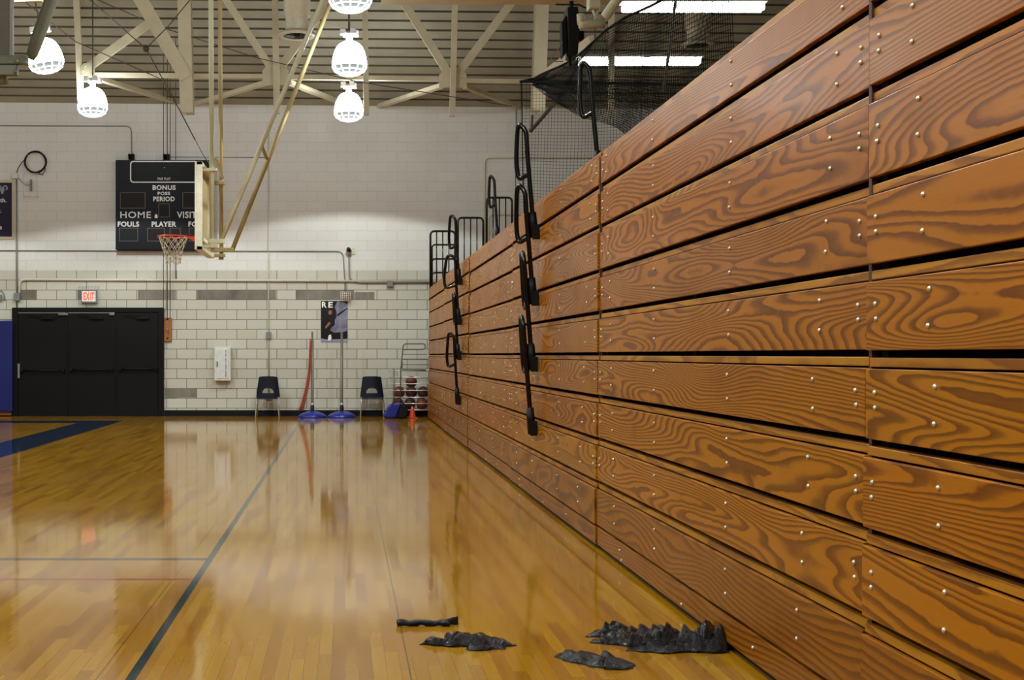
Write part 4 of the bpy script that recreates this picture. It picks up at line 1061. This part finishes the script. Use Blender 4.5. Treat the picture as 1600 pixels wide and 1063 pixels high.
# blue bag
bx, by = rx(617)+.02, RY-.42
root = thing('duffel_bag', 'blue and black bag slumped on the floor in front of the ball rack', 'bag', (bx, by, 0))
def blob(pts, y0, y1, m_, nm, sm=2):
    m = MB(); m.prism(pts, y0, y1); o = m.build(nm, m_, root)
    b = o.modifiers.new('b', 'BEVEL'); b.width = .03; b.segments = 3; b.limit_method = 'NONE'
    return o
bs = by/F
def bp(px, py): return ((px-VX)*bs, max(.004, H+(VY-py)*bs))
blob([bp(598, 651), bp(601, 645), bp(608, 634), bp(612, 631), bp(627, 631), bp(623, 642), bp(619, 653), bp(605, 654.5)], by-.03, by+.2, M['bag_blue'], 'front_panel')
blob([bp(619, 654.5), bp(623, 642), bp(627, 631), bp(634, 631.5), bp(638, 640), bp(637, 649), bp(633, 654.5)], by-.02, by+.26, M['bag_black'], 'side_panel')
m = MB(); m.tube([Vector((bp(612, 633)[0], by-.035, bp(0, 633)[1])), Vector((bp(618, 629)[0], by+.02, bp(0, 628)[1])), Vector((bp(628, 629)[0], by+.05, bp(0, 627.5)[1])), Vector((bp(634, 634)[0], by, bp(0, 634)[1]))], .01, 6); m.build('strap', M['bag_black'], root)
m = MB(); cx = rx(638)+.075; cy = RY-.16; m.lathe([(.075, 0.015), (.02, .23), (.012, .24), (.001, .24)], 20, (cx, cy, 0)); m.bbox(cx-.1, cx+.1, cy-.1, cy+.1, 0, .018, .005)
one('traffic_cone', 'small orange cone on the floor between the bag and bleacher', 'cone', m, M['cone'])

# ------------------------------------------------------------------ black plastic bags on the floor
def fl(px, py): t = H*F/(py-VY); return Vector(((px-VX)*t/F, t, 0))
def lobe(m, front, back, hgt, seed, nu=60, nv=18, fold=20.):
    """one crumpled layer; front/back are floor outlines, hgt the heights along its length"""
    def interp(pl, t):
        n = len(pl)-1; a = min(int(t*n), n-1); f = t*n-a; return tuple(pl[a][i]*(1-f)+pl[a+1][i]*f for i in range(len(pl[a])))
    top = []; bot = []
    for i in range(nu+1):
        t = i/nu; f = fl(*interp(front, t)); b = fl(*interp(back, t)); h = interp(hgt, t)[0]
        if b.y < f.y+.015: b.y = f.y+.015
        for j in range(nv+1):
            v = j/nv; p = f.lerp(b, v)
            q3 = Vector(((p.x-p.y*.35)*fold+seed, p.y*fold*.42+seed, seed*1.7))
            d = noise.voronoi(q3)[0]; pk = max(0, 1-d[0]*1.25); cr = min(1, (d[1]-d[0])*2.2)
            d2 = noise.voronoi(q3*2.3+Vector((5, 1, 2)))[0]; fine = max(0, 1-d2[0]*1.3)
            env = min(1, math.sin(PI*(v*.94+.03))*1.8)**.7
            e2 = min(1, t*10, (1-t)*10)**.8
            z = h*env*e2*(.22+.62*pk+.16*cr+.14*fine)+.002
            e3 = e2*.022; jx = (d[0]-.4)*e3*1.6+noise.noise(q3*.6)*e3; jy = noise.noise(q3*.7+Vector((2, 7, 1)))*e3*1.4
            top.append(Vector((p.x+jx, p.y+jy, max(.003, z)))); bot.append(Vector((p.x+jx, p.y+jy, .0005)))
    n = nv+1; fs = []
    for i in range(nu):
        for j in range(nv): a = i*n+j; fs.append((a, a+n, a+n+1, a+1))
    N = len(top); g = [tuple(q+N for q in reversed(f)) for f in fs]; e = []
    for i in range(nu): e.append((i*n, i*n+N, (i+1)*n+N, (i+1)*n)); e.append((i*n+nv, (i+1)*n+nv, (i+1)*n+nv+N, i*n+nv+N))
    for j in range(nv): e.append((j, j+1, j+1+N, j+N)); e.append((nu*n+j, nu*n+j+N, nu*n+j+1+N, nu*n+j+1))
    m.add(top+bot, fs+g+e, False)
m = MB()
lobe(m, [(914, 996), (945, 996), (975, 998), (1005, 1000), (1035, 1002), (1060, 1005)], [(920, 992), (945, 988), (975, 988), (1005, 990), (1035, 992), (1060, 994)], [(.02,), (.075,), (.055,), (.06,), (.05,), (.03,)], 3.1, 70, 16)
lobe(m, [(921, 1005), (960, 1009), (1000, 1013), (1040, 1015), (1080, 1016), (1124, 1016)], [(926, 1000), (960, 997), (1000, 995), (1040, 996), (1080, 996), (1124, 996)], [(.02,), (.05,), (.085,), (.095,), (.075,), (.10,)], 8.4, 100, 22)
lobe(m, [(978, 1018), (1010, 1021), (1050, 1022), (1090, 1022), (1130, 1022), (1141, 1021)], [(982, 1013), (1010, 1011), (1050, 1010), (1090, 1010), (1125, 1008), (1136, 1008)], [(.02,), (.035,), (.04,), (.045,), (.06,), (.05,)], 5.2, 90, 14)
lobe(m, [(1072, 1016), (1090, 1018), (1110, 1019), (1132, 1019), (1140, 1018)], [(1076, 998), (1090, 994), (1104, 994), (1120, 997), (1134, 1002)], [(.06,), (.12,), (.145,), (.13,), (.07,)], 12.9, 60, 26, 15.)
one('plastic_bag', 'large crumpled heap of black plastic against the bleacher foot', 'plastic bag', m, M['plastic'])
m = MB()
lobe(m, [(655, 1008), (680, 1011), (710, 1013), (740, 1013), (775, 1013), (808, 1009)], [(662, 1006), (685, 1003), (710, 1000), (740, 1000), (775, 1003), (800, 1007)], [(.012,), (.05,), (.045,), (.06,), (.04,), (.012,)], 11.3, 90, 18)
lobe(m, [(728, 1016), (745, 1017), (765, 1017), (790, 1015)], [(731, 1011), (748, 1009), (768, 1009), (790, 1010)], [(.012,), (.022,), (.025,), (.01,)], 17.3, 40, 10)
one('plastic_bag', 'flat crumpled black plastic left of the others, ends pointed', 'plastic bag', m, M['plastic'])
m = MB()
lobe(m, [(866, 1027), (890, 1036), (920, 1043), (950, 1047), (975, 1046), (994, 1041)], [(870, 1023), (895, 1022), (920, 1023), (945, 1027), (970, 1035), (988, 1037)], [(.012,), (.03,), (.025,), (.045,), (.025,), (.01,)], 21.7, 80, 18)
one('plastic_bag', 'flat black plastic scrap nearest the camera, lying in front of the heap', 'plastic bag', m, M['plastic'])
# rolled strip
m = MB(); A = fl(620, 979); B = fl(703, 979)
pts = []; rs = []
for j in range(24):
    t = j/23; p = A.lerp(B, t); pts.append(p+Vector((0, .02*math.sin(t*4)*.3, .015+.003*math.sin(t*17)))); rs.append(.015+.002*math.sin(t*23))
m.tube(pts, rs, 10)
e = fl(716, 977); m.add([B+Vector((-.03, 0, .004)), e+Vector((0, 0, .003)), e+Vector((0, .01, .042)), B+Vector((-.01, .02, .030)), B+Vector((-.03, .01, .003)), e+Vector((0, .02, .002)), e+Vector((-.005, .03, .038)), B+Vector((-.02, .035, .026))],
       [(0, 1, 2, 3), (7, 6, 5, 4), (0, 4, 5, 1), (1, 5, 6, 2), (2, 6, 7, 3), (3, 7, 4, 0)])
m.v = [v for v in m.v]
one('plastic_roll', 'narrow rolled strip of black plastic, farthest from the camera', 'plastic strip', m, M['plastic'])
